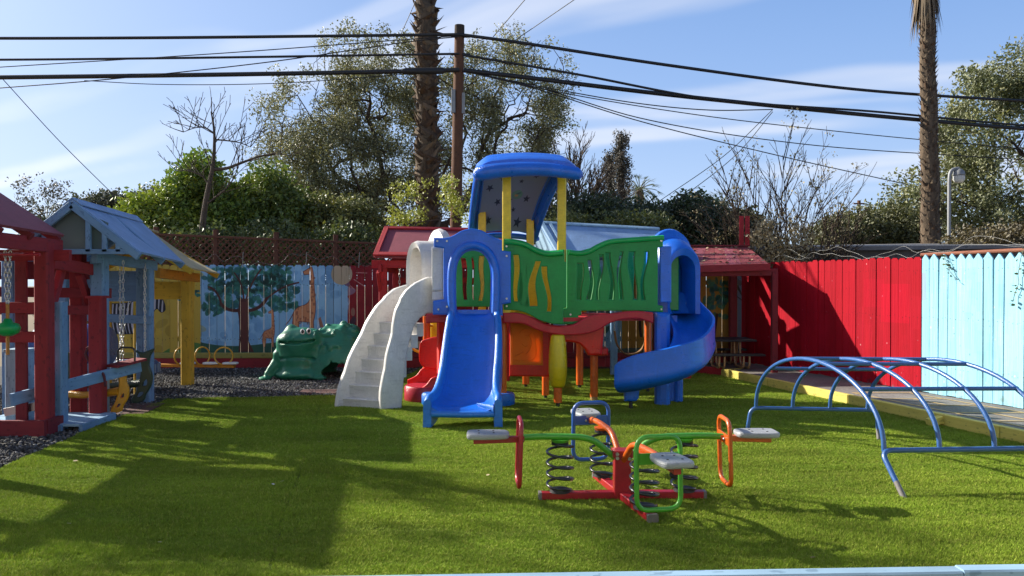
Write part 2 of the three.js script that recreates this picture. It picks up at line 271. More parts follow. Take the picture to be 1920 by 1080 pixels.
function instanced(name, geo, mat, mats, cols, parent, kind = 'stuff') {
  const im = new THREE.InstancedMesh(geo, mat, mats.length); im.name = parent === scene ? numbered(name) : name;
  const w = worldOf(parent), t = new THREE.Matrix4();
  mats.forEach((m, i) => { t.copy(m); t.elements[12] -= w.x; t.elements[13] -= w.y; t.elements[14] -= w.z; im.setMatrixAt(i, t); if (cols) im.setColorAt(i, cols[i]); });
  if (kind) im.userData.kind = kind; im.castShadow = im.receiveShadow = true; parent.add(im); return im;
}
{ // turf blades
  const r = rand(5), pos = [];
  for (let b = 0; b < 9; b++) {
    const a = r() * 6.28, bx = (r() - 0.5) * 0.022, bz = (r() - 0.5) * 0.022, h = 0.016 + r() * 0.016, w = 0.0018 + r() * 0.001, lx = Math.cos(a) * h * (0.25 + 0.7 * r()), lz = Math.sin(a) * h * (0.25 + 0.7 * r()), a2 = a + 1.57 + (r() - .5);
    const sx = Math.cos(a2) * w, sz = Math.sin(a2) * w, mx = bx + lx * 0.4, mz = bz + lz * 0.4, my = h * 0.62;
    pos.push(bx - sx, 0, bz - sz, bx + sx, 0, bz + sz, mx + sx * .8, my, mz + sz * .8, bx - sx, 0, bz - sz, mx + sx * .8, my, mz + sz * .8, mx - sx * .8, my, mz - sz * .8, mx - sx * .8, my, mz - sz * .8, mx + sx * .8, my, mz + sz * .8, bx + lx, h, bz + lz);
  }
  const g = new THREE.BufferGeometry(); g.setAttribute('position', new THREE.Float32BufferAttribute(pos, 3)); g.computeVertexNormals(); boxUV(g);
  const mats = [], cols = [], o = new THREE.Object3D();
  const N = 560000; let n = 0;
  while (n < N) {
    const d = 3.4 * Math.pow(15 / 3.4, Math.pow(r(), 0.80)), x = (r() * 2 - 1) * (0.68 * d + 1.0);
    if (!inPoly(x, d, lawnPoly)) continue; n++;
    const s1 = Math.abs((x + 2.03) - (d - 7.87) * -0.19 - 0.012 * Math.sin(d * 3)), s2 = x > -1.4 ? Math.abs(d - 7.13 - 0.03 * Math.sin(x * 2.1)) : 9, seam = Math.min(s1, s2); if (seam < 0.014 && r() < 0.75) continue;   // joints between rolls of turf
    const worn = smooth(0.5, 0.75, fbm(x * 0.8 + 71, d * 0.8 + 3, 4)) * 0.55 + 0.45 * Math.max(Math.exp(-((x + 0.55) ** 2 + (d - 8.3) ** 2) * 4), Math.exp(-((x - 0.83) ** 2 + (d - 6) ** 2) * 0.9), Math.exp(-((x - 1.3) ** 2 + (d - 9.7) ** 2) * 4)) * (0.4 + fbm(x * 5 + 3, d * 5, 2));  // trodden turf
    const s = 0.5 + 0.3 * r() + d * 0.03;
    o.position.set(x, -0.002, -d); o.rotation.set((r() - .5) * .3, r() * 6.28, (r() - .5) * .3); o.scale.set(s, (0.75 + 0.5 * r()) * (1 - 0.4 * worn) * (0.55 + 0.9 * fbm(x * 0.7 + 30, d * 6.5 + fbm(x * 2 + 9, d * 2, 2) * 2, 3)), s); o.updateMatrix(); mats.push(o.matrix.clone());
    const p = -0.25 * worn + 0.5 * fbm(x * 0.9 + 20, d * 0.9 + 5, 4) + 0.5 * fbm(x * 1.2 + 50, d * 5 + 5, 3), dry = r() < 0.14 ? 1 : 0, k = (0.7 + 0.5 * r()) * (0.70 + 0.6 * fbm(x * 1.1 + 5, d * 3.4 + 8, 4));
    cols.push(C(k * 1.03 * (0.218 + 0.10 * p + 0.14 * dry), k * 1.03 * (0.335 + 0.07 * p + 0.07 * dry), k * (0.028 + 0.014 * p + 0.05 * dry)));
  }
  const gm = new THREE.MeshPhysicalMaterial({ color: C(1, 1, 1), roughness: 0.9, specularIntensity: 0.35, transmission: 0.25, thickness: 0 });
  tag(instanced('turf_blades', g, gm, mats, cols, scene), 'short green plastic blades of the artificial turf', 'turf');
}
function chips(name, label, cat, N, seed, poly, inside, colf, size) {
  const r = rand(seed), g0 = new THREE.IcosahedronGeometry(1, 0), p = g0.attributes.position, rr = rand(seed + 1), memo = {};
  for (let i = 0; i < p.count; i++) { const k = [p.getX(i).toFixed(3), p.getY(i).toFixed(3), p.getZ(i).toFixed(3)].join(); const s = memo[k] ??= 0.7 + 0.6 * rr(); p.setXYZ(i, p.getX(i) * s, p.getY(i) * s * 0.6, p.getZ(i) * s); }
  g0.computeVertexNormals();
  const mats = [], cols = [], o = new THREE.Object3D(); let n = 0, guard = 0;
  const xs = poly.map((q) => q[0]), ds = poly.map((q) => q[1]), x0 = Math.min(...xs), x1 = Math.max(...xs), d0 = Math.min(...ds), d1 = Math.max(...ds);
  while (n < N && guard++ < N * 12) {
    const x = lerp(x0, x1, r()), d = lerp(d0, d1, r()); if (!inPoly(x, d, poly) || !inside(x, d)) continue; n++;
    const s = size * (0.6 + 0.9 * r()); o.position.set(x, 0.002 + s * 0.2 + 0.02 * (fbm(x * 2 + 9, d * 2, 3) - 0.3), -d); o.rotation.set(r() * 6, r() * 6, r() * 6); o.scale.set(s, s * 0.8, s * (0.7 + 0.6 * r())); o.updateMatrix(); mats.push(o.matrix.clone()); cols.push(colf(r));
  }
  tag(instanced(name, norm(g0), new THREE.MeshStandardMaterial({ roughness: 0.9 }), mats, cols, scene), label, cat);
}
chips('gravel', 'loose dark grey gravel chips around the frog and swings', 'gravel', 42000, 11, [[-8, 4], [-1.4, 4], [-1.4, 15.05], [-8, 15.05]], (x, d) => !inPoly(x, d, lawnPoly), (r) => { const k = 0.035 + 0.16 * r() * r() + (r() < 0.1 ? 0.16 : 0); return C(k, k * 0.99, k * 0.98); }, 0.017);
chips('bark_mulch', 'dark brown bark mulch along the foot of the back fence', 'mulch', 6000, 21, [[-1.8, 14.85], [3.4, 14.85], [4.2, 15.08], [-1.8, 15.08]], () => true, (r) => C(0.05 + 0.05 * r(), 0.03 + 0.03 * r(), 0.018 + 0.015 * r()), 0.022);

// yellow timber kerb of the platform, board by board
{
  const k = thing('yellow_kerb', 'weathered yellow timber kerb along the raised grey walkway', 'kerb', [kerbX(9), 0, -9]);
  const ds = [13.72, 12.4, 10.6, 8.3, 5.9, 3.4, 0.6];
  for (let i = 0; i < ds.length - 1; i++) { const a = V(kerbX(ds[i]), 0.065, -ds[i]), b = V(kerbX(ds[i + 1] + 0.012), 0.065, -(ds[i + 1] + 0.012)); mesh('board', beam(a, b, 0.075, 0.142), M.kerbYellow, k); }
  mesh('end_board', beam(V(kerbX(13.76) - 0.02, 0.06, -13.76), V(kerbX(13.76) + 0.35, 0.06, -13.9), 0.05, 0.13), M.kerbYellow, k);
  for (const d of [9.05, 4.9]) { const x = kerbX(d); mesh('brace_block', beam(V(x - 0.2, 0.04, -d + 0.02), V(x - 0.04, 0.075, -d), 0.09, 0.09), M.kerbYellow, k); }
  const rk = thing('red_kerb', 'low red board kerb in front of the picnic shelter', 'kerb', [3.2, 0, -14.3]);
  const q = [[2.5, 14.93], [2.95, 14.6], [3.32, 14.2], [3.66, 13.82]];
  for (let i = 0; i < 3; i++) mesh('board', beam(V(q[i][0], 0.07, -q[i][1]), V(q[i + 1][0] - 0.01, 0.07, -q[i + 1][1] - 0.01), 0.05, 0.14), M.redBright, rk);
}
// hopscotch lines painted on the walkway, as sheets 4 mm above it
{
  const h = thing('hopscotch_marking', 'pale yellow hopscotch grid painted on the grey walkway', 'marking', [5.4, 0.119, -9.2]); h.userData.kind = 'structure';
  const pm = wood(0.62, 0.44, 0.20, 0.9);
  const at = (u, v) => { const d = 11.1 - u, x = lerp(kerbX(d) + 0.16, fenceX(d) - 0.16, v); return V(x, 0.1195, -d); };
  const line = (u0, v0, u1, v1, y = 0) => { const a = at(u0, v0), b = at(u1, v1); a.y += y; b.y += y; mesh('painted_line', beam(a, b, 0.035, 0.0012), pm, h); };
  line(0.2, 0.1, 4.6, 0.1); line(0.2, 0.9, 4.6, 0.9, 0.0002);
  for (const u of [0.2, 0.75, 1.3, 1.85, 2.4, 2.95, 3.5, 4.05, 4.6]) line(u, 0.08, u, 0.92, 0.0013);
  for (const u of [0.75, 1.85, 2.95, 4.05]) line(u, 0.5, u + 0.55, 0.5, 0.0004);
}
// flat timber mats on the gravel
{
  const mk = (label, x, d, w, l, ry) => { const t = thing('wooden_mat', label, 'mat', [x, 0, -d]); const n = 7; for (let i = 0; i < n; i++) { const z = (i - (n - 1) / 2) * (l / n); const g = beam(V(-w / 2, 0.012, z), V(w / 2, 0.012, z), l / n - 0.008, 0.024); g.rotateY(ry); g.translate(x, 0, -d); mesh('plank', g, M.matWood, t); } };
  mk('reddish brown slatted mat on the gravel beside the white climber', -2.75, 11.75, 0.75, 0.42, 0.08);
  mk('reddish brown slatted mat below the yellow glider swing', -4.95, 10.15, 0.75, 0.85, 0.12);
}
{ // litter: fallen leaves and scraps on the lawn, each a thing of its own
  const r = rand(77), g = new THREE.CircleGeometry(0.02, 5).rotateX(-1.4), lm = [C(0.42, 0.34, 0.2), C(0.6, 0.58, 0.52), C(0.25, 0.14, 0.06)].map((c) => new THREE.MeshStandardMaterial({ color: c, roughness: 0.9, side: THREE.DoubleSide }));
  for (let i = 0; i < 16; i++) { let x, d; do { d = 4.6 + r() * 6; x = (r() * 2 - 1) * 0.6 * d; } while (!inPoly(x, d, lawnPoly)); const q = g.clone(); q.scale(0.6 + r() * 0.7, 1, 0.6 + 0.5 * r()); q.rotateY(r() * 6); q.translate(x, 0.034, -d); tag(mesh('fallen_leaf', q, lm[i % 3]), 'small dry leaf lying on the turf', 'leaf', 'fallen leaves on the turf'); }
}

// ---------------------------------------------------------------- back fence with the painted mural
const canvasTex = (w, h, draw) => { const c = document.createElement('canvas'); c.width = w; c.height = h; const x = c.getContext('2d'); draw(x, w, h); const t = new THREE.CanvasTexture(c); t.colorSpace = THREE.SRGBColorSpace; t.magFilter = THREE.LinearFilter; t.anisotropy = 8; return t; };
const BF = 15.1, BX0 = -8.4, BX1 = 4.36, BY0 = 0.26, BY1 = 1.99;
const mural = canvasTex(2048, 278, (x, W, Hc) => {
  const s = W / (BX1 - BX0); // canvas px per metre
  x.setTransform(s * BF / CF, 0, 0, s * BF / CF, -s * (BX0 + 960 / CF * BF), s * (BY1 - CH) - HY * s * BF / CF);   // draw in survey units
  const r = rand(31), R = (a, b) => a + (b - a) * r();
  const rect = (c, x0, y0, x1, y1) => { x.fillStyle = c; x.fillRect(x0, y0, x1 - x0, y1 - y0); };
  rect('#bca03e', 60, 480, 376, 700); rect('#86b6de', 376, 480, 652, 700); rect('#8c1626', 652, 480, 1095, 700); rect('#6f9ab4', 1095, 480, 1166, 700); rect('#a87a2c', 1166, 480, 1400, 700);
  const dab = (col, n, x0, y0, x1, y1, a, b) => { x.fillStyle = col; for (let i = 0; i < n; i++) { const cx = R(x0, x1), cy = R(y0, y1); x.globalAlpha = R(0.25, 0.7); x.beginPath(); x.ellipse(cx, cy, R(a, b), R(a, b) * 0.6, R(0, 3), 0, 7); x.fill(); } x.globalAlpha = 1; };
  dab('#93c0e4', 160, 376, 490, 652, 660, 6, 22); dab('#6c9ccc', 90, 376, 490, 652, 660, 4, 16); dab('#b29c44', 120, 100, 490, 376, 660, 5, 22); dab('#98812f', 80, 100, 490, 376, 660, 5, 20); dab('#7a1020', 60, 652, 490, 1095, 680, 8, 26);
  // hills
  x.fillStyle = '#4f7a3a'; x.beginPath(); x.moveTo(290, 672); x.quadraticCurveTo(340, 632, 376, 645); x.lineTo(376, 672); x.fill(); x.fillStyle = '#2f5a4c'; x.beginPath(); x.moveTo(376, 672); x.lineTo(376, 642); x.quadraticCurveTo(430, 655, 500, 644); x.quadraticCurveTo(580, 636, 652, 640); x.lineTo(652, 672); x.fill();
  x.fillStyle = '#3f6a38'; x.beginPath(); x.moveTo(100, 672); x.quadraticCurveTo(190, 640, 260, 672); x.fill();
  // foliage of the painted tree
  const leafs = ['#1f5a52', '#2c6e62', '#17463f', '#3a7d6a', '#245f6e'];
  for (const [cx, cy, rx, ry, n] of [[430, 525, 48, 26, 120], [490, 515, 58, 24, 150], [440, 560, 55, 22, 110], [400, 575, 22, 16, 40], [520, 540, 38, 26, 90], [530, 568, 26, 14, 45], [345, 556, 24, 7, 26], [480, 585, 20, 8, 20], [552, 572, 10, 6, 8]])
    for (let i = 0; i < n; i++) { const a = R(0, 6.28), q = Math.sqrt(r()); x.fillStyle = leafs[i % 5]; x.globalAlpha = R(0.5, 0.95); x.beginPath(); x.ellipse(cx + Math.cos(a) * q * rx, cy + Math.sin(a) * q * ry, R(3, 8), R(2, 5), R(0, 3), 0, 7); x.fill(); }
  x.globalAlpha = 1;
  for (let i = 0; i < 90; i++) { x.fillStyle = '#10302c'; x.globalAlpha = R(0.4, 0.8); x.beginPath(); x.ellipse(R(410, 530), R(515, 548), R(2, 6), R(1.5, 4), R(0, 3), 0, 7); x.fill(); } x.globalAlpha = 1;
  // trunk and limbs
  x.fillStyle = '#4e2826'; x.beginPath(); x.moveTo(447, 660); x.quadraticCurveTo(451, 610, 446, 585); x.lineTo(450, 560); x.lineTo(465, 560); x.quadraticCurveTo(468, 600, 466, 640); x.lineTo(476, 660); x.fill();
  x.strokeStyle = '#4e2826'; x.lineCap = 'round'; const ln = (w, ...p) => { x.lineWidth = w; x.beginPath(); x.moveTo(p[0], p[1]); for (let i = 2; i < p.length; i += 4) x.quadraticCurveTo(p[i], p[i + 1], p[i + 2], p[i + 3]); x.stroke(); };
  ln(6, 450, 582, 425, 585, 415, 570); ln(4, 415, 570, 410, 545, 392, 538); ln(6, 464, 583, 490, 580, 500, 560); ln(3, 500, 560, 530, 535, 560, 530); ln(3, 457, 560, 455, 530, 440, 512); ln(3, 462, 560, 470, 530, 490, 505);
  x.strokeStyle = '#6d3a34'; for (let i = 0; i < 9; i++) ln(0.8, 450 + i * 1.8, 566, 452 + i * 1.6, 610, 449 + i * 2.2, 656);
  // giraffes
  const gir = (ox, oy, k) => {
    x.save(); x.translate(ox, oy); x.scale(k, k); x.fillStyle = '#cf8a62'; x.strokeStyle = '#6e3a30';
    x.beginPath(); x.moveTo(0, 0); x.lineTo(2, -28); x.quadraticCurveTo(6, -40, 24, -44); x.quadraticCurveTo(34, -48, 36, -60); x.lineTo(34, -105); x.lineTo(24, -104); x.lineTo(22, -110); x.lineTo(34, -117); x.lineTo(37, -122); x.lineTo(40, -116); x.quadraticCurveTo(44, -100, 43, -85); x.lineTo(46, -50); x.quadraticCurveTo(47, -30, 42, -12); x.lineTo(42, 22); x.lineTo(37, 22); x.lineTo(34, -10); x.lineTo(14, -12); x.lineTo(10, 22); x.lineTo(4, 22); x.closePath(); x.fill(); x.lineWidth = 1.3; x.stroke();
    x.fillStyle = '#7a4438'; for (let i = 0; i < 34; i++) { const t = r(); x.globalAlpha = 0.55; const yy = t < 0.5 ? R(-108, -48) : R(-42, -8), xx = t < 0.5 ? R(35, 44) : R(6, 42); x.fillRect(xx, yy, R(2, 5), R(2, 6)); } x.globalAlpha = 1;
    x.lineWidth = 1.6; x.beginPath(); x.moveTo(1, -26); x.quadraticCurveTo(-4, -14, -12, -6); x.stroke(); x.restore();
  };
  gir(548, 614, 0.95); gir(492, 640, 0.5); x.fillStyle = '#a8705c'; x.beginPath(); x.moveTo(600, 614); x.lineTo(597, 598); x.lineTo(601, 594); x.lineTo(607, 614); x.fill();
  // sun
  x.fillStyle = '#b5a48c'; x.beginPath(); x.arc(641, 514, 20, 0, 7); x.fill(); x.strokeStyle = '#c08a88'; for (const [a, b, c, d] of [[668, 511, 688, 512], [664, 524, 682, 536], [655, 534, 664, 542]]) ln(1.6, a, b, (a + c) / 2, (b + d) / 2, c, d);
  // a small figure of an animal on the red boards
  x.fillStyle = '#9a6a5e'; x.beginPath(); x.ellipse(662, 585, 4, 8, 0, 0, 7); x.fill(); x.fillStyle = '#4a3040'; x.beginPath(); x.ellipse(662, 603, 5, 10, 0.3, 0, 7); x.fill();
  // zebras: pale body, dark stripes
  const zebra = (ox, oy, k, flip) => {
    x.save(); x.translate(ox, oy); x.scale(flip ? -k : k, k);
    const body = () => { x.beginPath(); x.moveTo(0, 0); x.quadraticCurveTo(-6, -34, 12, -40); x.quadraticCurveTo(45, -34, 72, -42); x.lineTo(90, -50); x.quadraticCurveTo(98, -62, 106, -52); x.quadraticCurveTo(117, -40, 116, -28); x.quadraticCurveTo(110, -20, 105, -30); x.quadraticCurveTo(98, -30, 96, -16); x.lineTo(94, 0); x.lineTo(92, 52); x.lineTo(84, 52); x.lineTo(80, 6); x.quadraticCurveTo(50, 12, 18, 4); x.lineTo(12, 52); x.lineTo(4, 52); x.closePath(); };
    body(); x.fillStyle = '#a9aab8'; x.fill(); x.save(); body(); x.clip(); x.strokeStyle = '#141826'; x.lineWidth = 3.4; for (let i = 0; i < 22; i++) { const q = -6 + i * 5.7; x.beginPath(); x.moveTo(q + R(-1, 1), -86); x.bezierCurveTo(q + 7, -50, q - 7 + R(-2, 2), -22, q + 4 + R(-2, 2), 10); x.stroke(); } for (let i = 0; i < 9; i++) { x.beginPath(); x.moveTo(-2, 12 + i * 5); x.lineTo(20, 10 + i * 5); x.moveTo(78, 12 + i * 5); x.lineTo(100, 10 + i * 5); x.stroke(); } x.restore(); x.strokeStyle = '#141826'; x.lineWidth = 1; body(); x.stroke(); x.restore();
  };
  zebra(166, 616, 1.24, false);
  x.fillStyle = '#bca03e'; x.fillRect(318, 480, 58, 192);
  x.fillStyle = '#4f7a3a'; x.beginPath(); x.moveTo(318, 672); x.quadraticCurveTo(345, 634, 376, 645); x.lineTo(376, 672); x.fill();
  for (const [cx, cy] of [[345, 556], [360, 552]]) for (let i = 0; i < 16; i++) { x.fillStyle = leafs[i % 5]; x.beginPath(); x.ellipse(cx + R(-14, 14), cy + R(-8, 8), R(2, 5), R(2, 4), 0, 0, 7); x.fill(); }
  // trees on the far right boards
  for (const [cx, cy, n] of [[1352, 548, 60], [1340, 580, 30], [1128, 600, 60], [1205, 620, 0]]) for (let i = 0; i < n; i++) { x.fillStyle = leafs[i % 5]; x.globalAlpha = R(0.5, 0.9); x.beginPath(); x.ellipse(cx + R(-24, 24), cy + R(-22, 22), R(3, 8), R(2, 5), R(0, 3), 0, 7); x.fill(); } x.globalAlpha = 1;
  x.strokeStyle = '#3a2018'; ln(5, 1344, 590, 1340, 625, 1334, 665); ln(5, 1205, 560, 1196, 600, 1202, 630);
  x.fillStyle = '#4a5a52'; x.beginPath(); x.moveTo(1095, 672); x.quadraticCurveTo(1180, 640, 1240, 660); x.lineTo(1240, 672); x.fill();
  // wear: streaks and scuffs of bare wood
  for (let i = 0; i < 900; i++) { x.globalAlpha = R(0.05, 0.22); x.fillStyle = r() < 0.5 ? '#3a3630' : '#b8b0a0'; x.fillRect(R(60, 1390), R(485, 665), R(0.4, 1.4), R(2, 16)); } x.globalAlpha = 0.8; x.fillStyle = '#2c2824'; for (let q = 66; q < 1390; q += 7.2) for (const yy of [534, 636]) { x.beginPath(); x.arc(q + R(-1, 1), yy + R(-2, 2), 0.7, 0, 7); x.fill(); } x.globalAlpha = 1;
});
const m_mural = new THREE.MeshStandardMaterial({ map: mural, bumpMap: rep(T_woodB, 9, 1.4), bumpScale: 0.003, roughness: 0.75 });
const m_murals = [1, 0.92, 1.0, 0.86].map((k) => { const m = m_mural.clone(); m.color = C(k, k, k); return m; });
function picketGeo(x0, w, y0, y1, t, dog, tilt, r, pointy) {
  const c = dog, q = pointy ? [[x0, y0], [x0 + w, y0], [x0 + w, y1 - c], [x0 + w * 0.56, y1], [x0 + w * 0.44, y1], [x0, y1 - c]] : [[x0, y0], [x0 + w, y0], [x0 + w, y1 - c], [x0 + w - c, y1], [x0 + c, y1], [x0, y1 - c]];
  const g = new THREE.ExtrudeGeometry(new THREE.Shape(q.map(([a, b]) => new THREE.Vector2(a + tilt * (b - y0), b))), { depth: t, bevelEnabled: false }); return g;
}
{
  const f = thing('mural_fence', 'wooden back fence painted with zebras, a tree and giraffes', 'fence', [-2, 0, -BF]);
  const r = rand(41); let x = BX0 + 0.02;
  while (x < BX1 - 0.1) {
    const w = 0.138 + 0.006 * (r() - .5), y1 = 1.965 - 0.004 * (x + 8) + (r() - .5) * 0.016, g = picketGeo(x, w, 0.28, y1, 0.018, 0.03, (r() - .5) * 0.004, r);
    const p = g.attributes.position, uv = g.attributes.uv; for (let i = 0; i < p.count; i++) uv.setXY(i, (p.getX(i) - BX0) / (BX1 - BX0), (p.getY(i) - BY0) / (BY1 - BY0));
    g.translate(0, 0, -BF - 0.009 + (r() - .5) * 0.008); mesh('picket', g, m_murals[Math.floor(r() * 4)], f);
    x += w + 0.006 + 0.006 * r();
  }
  for (const y of [0.55, 1.62]) mesh('rail', beam(V(BX0, y, -BF - 0.06), V(BX1, y, -BF - 0.06), 0.04, 0.09), M.greyWood, f);
  for (let px = BX0 + 0.3; px < BX1; px += 1.2) mesh('fence_post', post(px, -BF - 0.14, 0, 1.85, 0.09), M.greyWood, f);
  // low plinth in front: yellow board over a red one
  for (let i = 0; i < 5; i++) { const a = BX0 + i * (12.7 / 5) , b = a + 12.7 / 5 - 0.006; if (a > 4) continue; mesh('plinth_cap', beam(V(a, 0.245, -BF + 0.06), V(Math.min(b, 4.3), 0.245, -BF + 0.06), 0.10, 0.10), i < 2 ? wood(0.42, 0.36, 0.09) : M.redDark, f); mesh('plinth_board', beam(V(a, 0.095, -BF + 0.085), V(Math.min(b, 4.3), 0.095, -BF + 0.085), 0.04, 0.195), M.redWood, f); }
}
{ // lattice above the back fence, bay by bay
  const topY = (x) => 2.545 - 0.042 * (x + 6.6), z = -BF - 0.15, t = thing('lattice_screen', 'dark brown diagonal lattice screen above the mural fence', 'fence', [-4.6, 1.9, z]);
  const xs = [-8.0, -6.82, -5.68, -4.52, -3.38, -2.22, -1.1, 0.05];
  for (let i = 0; i < xs.length; i++) mesh('fence_post', post(xs[i], z - 0.03, 0.0, topY(xs[i]) + 0.13, 0.085), M.brownWood, t);
  for (let i = 0; i < xs.length - 1; i++) {
    const a = xs[i], b = xs[i + 1], y0 = 1.9, ya = topY(a) - 0.03, yb = topY(b) - 0.03, laths = [];
    const clipLine = (c, sgn) => { // points (x, y) with y = sgn * (x - c) + y0 inside the bay
      const top = (xx) => lerp(ya, yb, (xx - a) / (b - a)); let p0, p1; const pts = [];
      for (let k = 0; k <= 60; k++) { const xx = lerp(a, b, k / 60), yy = sgn * (xx - c) + y0; if (yy >= y0 && yy <= top(xx)) pts.push([xx, yy]); }
      return pts.length > 1 ? [pts[0], pts[pts.length - 1]] : null;
    };
    for (let c = a - 0.9; c < b + 0.9; c += 0.125) for (const s of [1, -1]) { const l = clipLine(c, s); if (l) laths.push(beam(V(l[0][0], l[0][1], z + 0.005 * s), V(l[1][0], l[1][1], z + 0.005 * s), 0.008, 0.030, V(0, 0, 1).cross(V(1, s, 0)).normalize())); }
    const lm = mesh('lattice', laths, M.brownWood, t); lm.userData.kind = 'stuff';
    mesh('top_rail', beam(V(a, ya + 0.02, z), V(b, yb + 0.02, z), 0.05, 0.045), M.brownWood, t); mesh('bottom_rail', beam(V(a, y0 - 0.01, z), V(b, y0 - 0.01, z), 0.05, 0.045), M.brownWood, t);
  }
}
{ // loose light string along the fence top
  const r = rand(8), pts = []; for (let x = -6.9; x < -2.3; x += 0.16) pts.push(V(x, 2.05 + 0.05 * Math.sin(x * 3) + 0.22 * (r() - .4), -BF + 0.04 + 0.05 * r()));
  tag(mesh('string_light_wire', [tube(pts, 0.0022, 220, 4), ...[-6.2, -5.1, -3.9, -2.9].map((x) => beam(V(x, 1.9, -BF + 0.03), V(x + 0.02, 2.2, -BF + 0.05), 0.012, 0.012))], M.wire), 'thin pale wire looping along the brown lattice', 'wire');
  const p2 = []; for (let d = 14.4; d > 8; d -= 0.22) p2.push(V(fenceX(d) + 0.08, 2.04 + 0.10 * (r() - .4) + 0.03 * Math.sin(d * 2), -d));
  tag(mesh('string_light_wire', [tube(p2, 0.0022, 200, 4), tube(p2.map((p, i) => V(p.x + 0.1, p.y + 0.06 + 0.05 * Math.sin(i * 1.1), p.z)), 0.002, 200, 4)], M.wire), 'thin pale wires tangled along the right fence top', 'wire');
}

// ---------------------------------------------------------------- right fence: red boards, then pale blue
{
  const L = Math.hypot(fenceX(6.2) - BX1, 15.1 - 6.2), split = Math.hypot(fenceX(11) - BX1, 15.1 - 11), ry = -Math.atan2(1, 0.32);
  const map = canvasTex(2048, 420, (x, W, Hc) => {
    const r = rand(63), R = (a, b) => a + (b - a) * r(), s = W / L, sp = split * s;
    x.fillStyle = '#a0081e'; x.fillRect(0, 0, sp, Hc); x.fillStyle = '#98cfe2'; x.fillRect(sp, 0, W, Hc);
    for (let i = 0; i < 260; i++) { x.globalAlpha = R(0.05, 0.2); x.fillStyle = r() < 0.5 ? '#8f081c' : '#b81430'; x.fillRect(R(0, sp), R(0, Hc), R(6, 40), R(20, 160)); }
    x.globalAlpha = 0.55; x.fillStyle = '#b40024'; x.fillRect(sp - 165, 95, 120, 120); x.globalAlpha = 0.35; x.fillRect(sp - 240, 80, 90, 90);
    for (let i = 0; i < 300; i++) { x.globalAlpha = R(0.08, 0.3); x.fillStyle = r() < 0.6 ? '#7fb6d0' : '#aadcea'; x.fillRect(R(sp, W), R(0, Hc), R(4, 30), R(10, 120)); }
    for (let i = 0; i < 420; i++) { x.globalAlpha = R(0.15, 0.6); x.fillStyle = i % 3 ? '#5c6e78' : '#e0d8c8'; const xx = R(0, W); if (xx < sp && i % 3) x.fillStyle = '#6a0a18'; x.beginPath(); x.ellipse(xx, r() < 0.4 ? R(Hc * 0.85, Hc) : R(0, Hc), R(0.5, 3), R(0.6, 4), 0, 0, 7); x.fill(); }
    for (let q = 8; q < W; q += 0.07 * s) for (const yy of [0.25, 0.9, 1.55]) { x.globalAlpha = R(0.4, 0.9); x.fillStyle = q < sp ? '#5a0814' : '#56666c'; x.beginPath(); x.arc(q + R(-3, 3), (yy / 1.95) * Hc + R(-4, 4), 1.5, 0, 7); x.fill(); if (r() < 0.2) { x.globalAlpha = 0.25; x.fillRect(q, (yy / 1.95) * Hc, 1.4, R(10, 40)); } }
    for (let i = 0; i < 160; i++) { x.globalAlpha = R(0.1, 0.35); x.fillStyle = i % 2 ? '#7c8a84' : '#4a4038'; const q = R(0, W); x.beginPath(); x.ellipse(q, Hc - R(0, 22), R(2, 12), R(2, 10), 0, 0, 7); x.fill(); }
    x.globalAlpha = 1;
  });
  const fm = new THREE.MeshPhysicalMaterial({ specularIntensity: 0.35, map, bumpMap: rep(T_woodB, 8, 1.6), bumpScale: 0.009, roughness: 0.85 });
  const f = thing('picket_fence', 'tall right side fence, red boards giving way to pale blue pickets', 'fence', [BX1, 0, -15.1]);
  const r = rand(52); let u = 0.02;
  const fms = [1, 0.9, 1.0, 0.95, 0.84].map((k, i) => { const m = fm.clone(); m.color = C(k, k, k); m.bumpMap = rep(T_woodB, 8 + i, 1.2 + 0.2 * i); return m; });
  const M4 = new THREE.Matrix4().makeRotationY(ry).setPosition(BX1, 0, -15.1);
  while (u < L) {
    const blue = u >= split, w = (blue ? 0.132 : 0.14) + (r() - .5) * 0.01, y1 = (blue ? 2.0 : 1.985) + (r() - .5) * 0.03, g = picketGeo(u, w, 0.12 + 0.01 * r(), y1, 0.02, blue ? 0.075 : 0.03, blue ? (r() - .5) * 0.016 : (r() - .5) * 0.004, r, blue);
    const p = g.attributes.position, uv = g.attributes.uv; for (let i = 0; i < p.count; i++) uv.setXY(i, clamp(blue ? Math.max(p.getX(i), split + 0.01) / L : Math.min(p.getX(i), split - 0.01) / L), (p.getY(i) - 0.1) / 1.95);
    g.rotateX(0); g.translate(0, 0, (r() - .5) * 0.018); g.applyMatrix4(M4); mesh('picket', g, fms[Math.floor(r() * 5)], f); u += w + (blue ? 0.003 + 0.014 * r() * r() : 0.003 + 0.007 * r() * r());
  }
  const at = (uu, y, z) => V(uu, y, z).applyMatrix4(M4);
  for (const y of [0.45, 1.1, 1.75]) { mesh('rail', beam(at(0, y, -0.05), at(split - 0.003, y, -0.05), 0.05, 0.09), M.redDark, f); mesh('rail', beam(at(split + 0.003, y, -0.05), at(L, y, -0.05), 0.05, 0.09), M.skyBlue, f); }
  for (let q = 0.6; q < L; q += 2.1) mesh('fence_post', beam(at(q, 0, -0.13), at(q, 1.9, -0.13), 0.09, 0.09), M.greyWood, f);
  tag(mesh('rusty_pipe', pipe([at(split - 0.3, 2.02, -0.28), at(split + 1, 2.03, -0.28), at(L, 2.06, -0.28)], 0.03, 8), wood(0.30, 0.10, 0.05, 0.8)), 'rusty brown pipe running behind the blue picket tops', 'pipe');
  // creeper sprigs hanging over the boards
  const lm = new THREE.MeshPhysicalMaterial({ color: C(0.10, 0.13, 0.05), roughness: 0.8, transmission: 0.3, thickness: 0, side: THREE.DoubleSide });
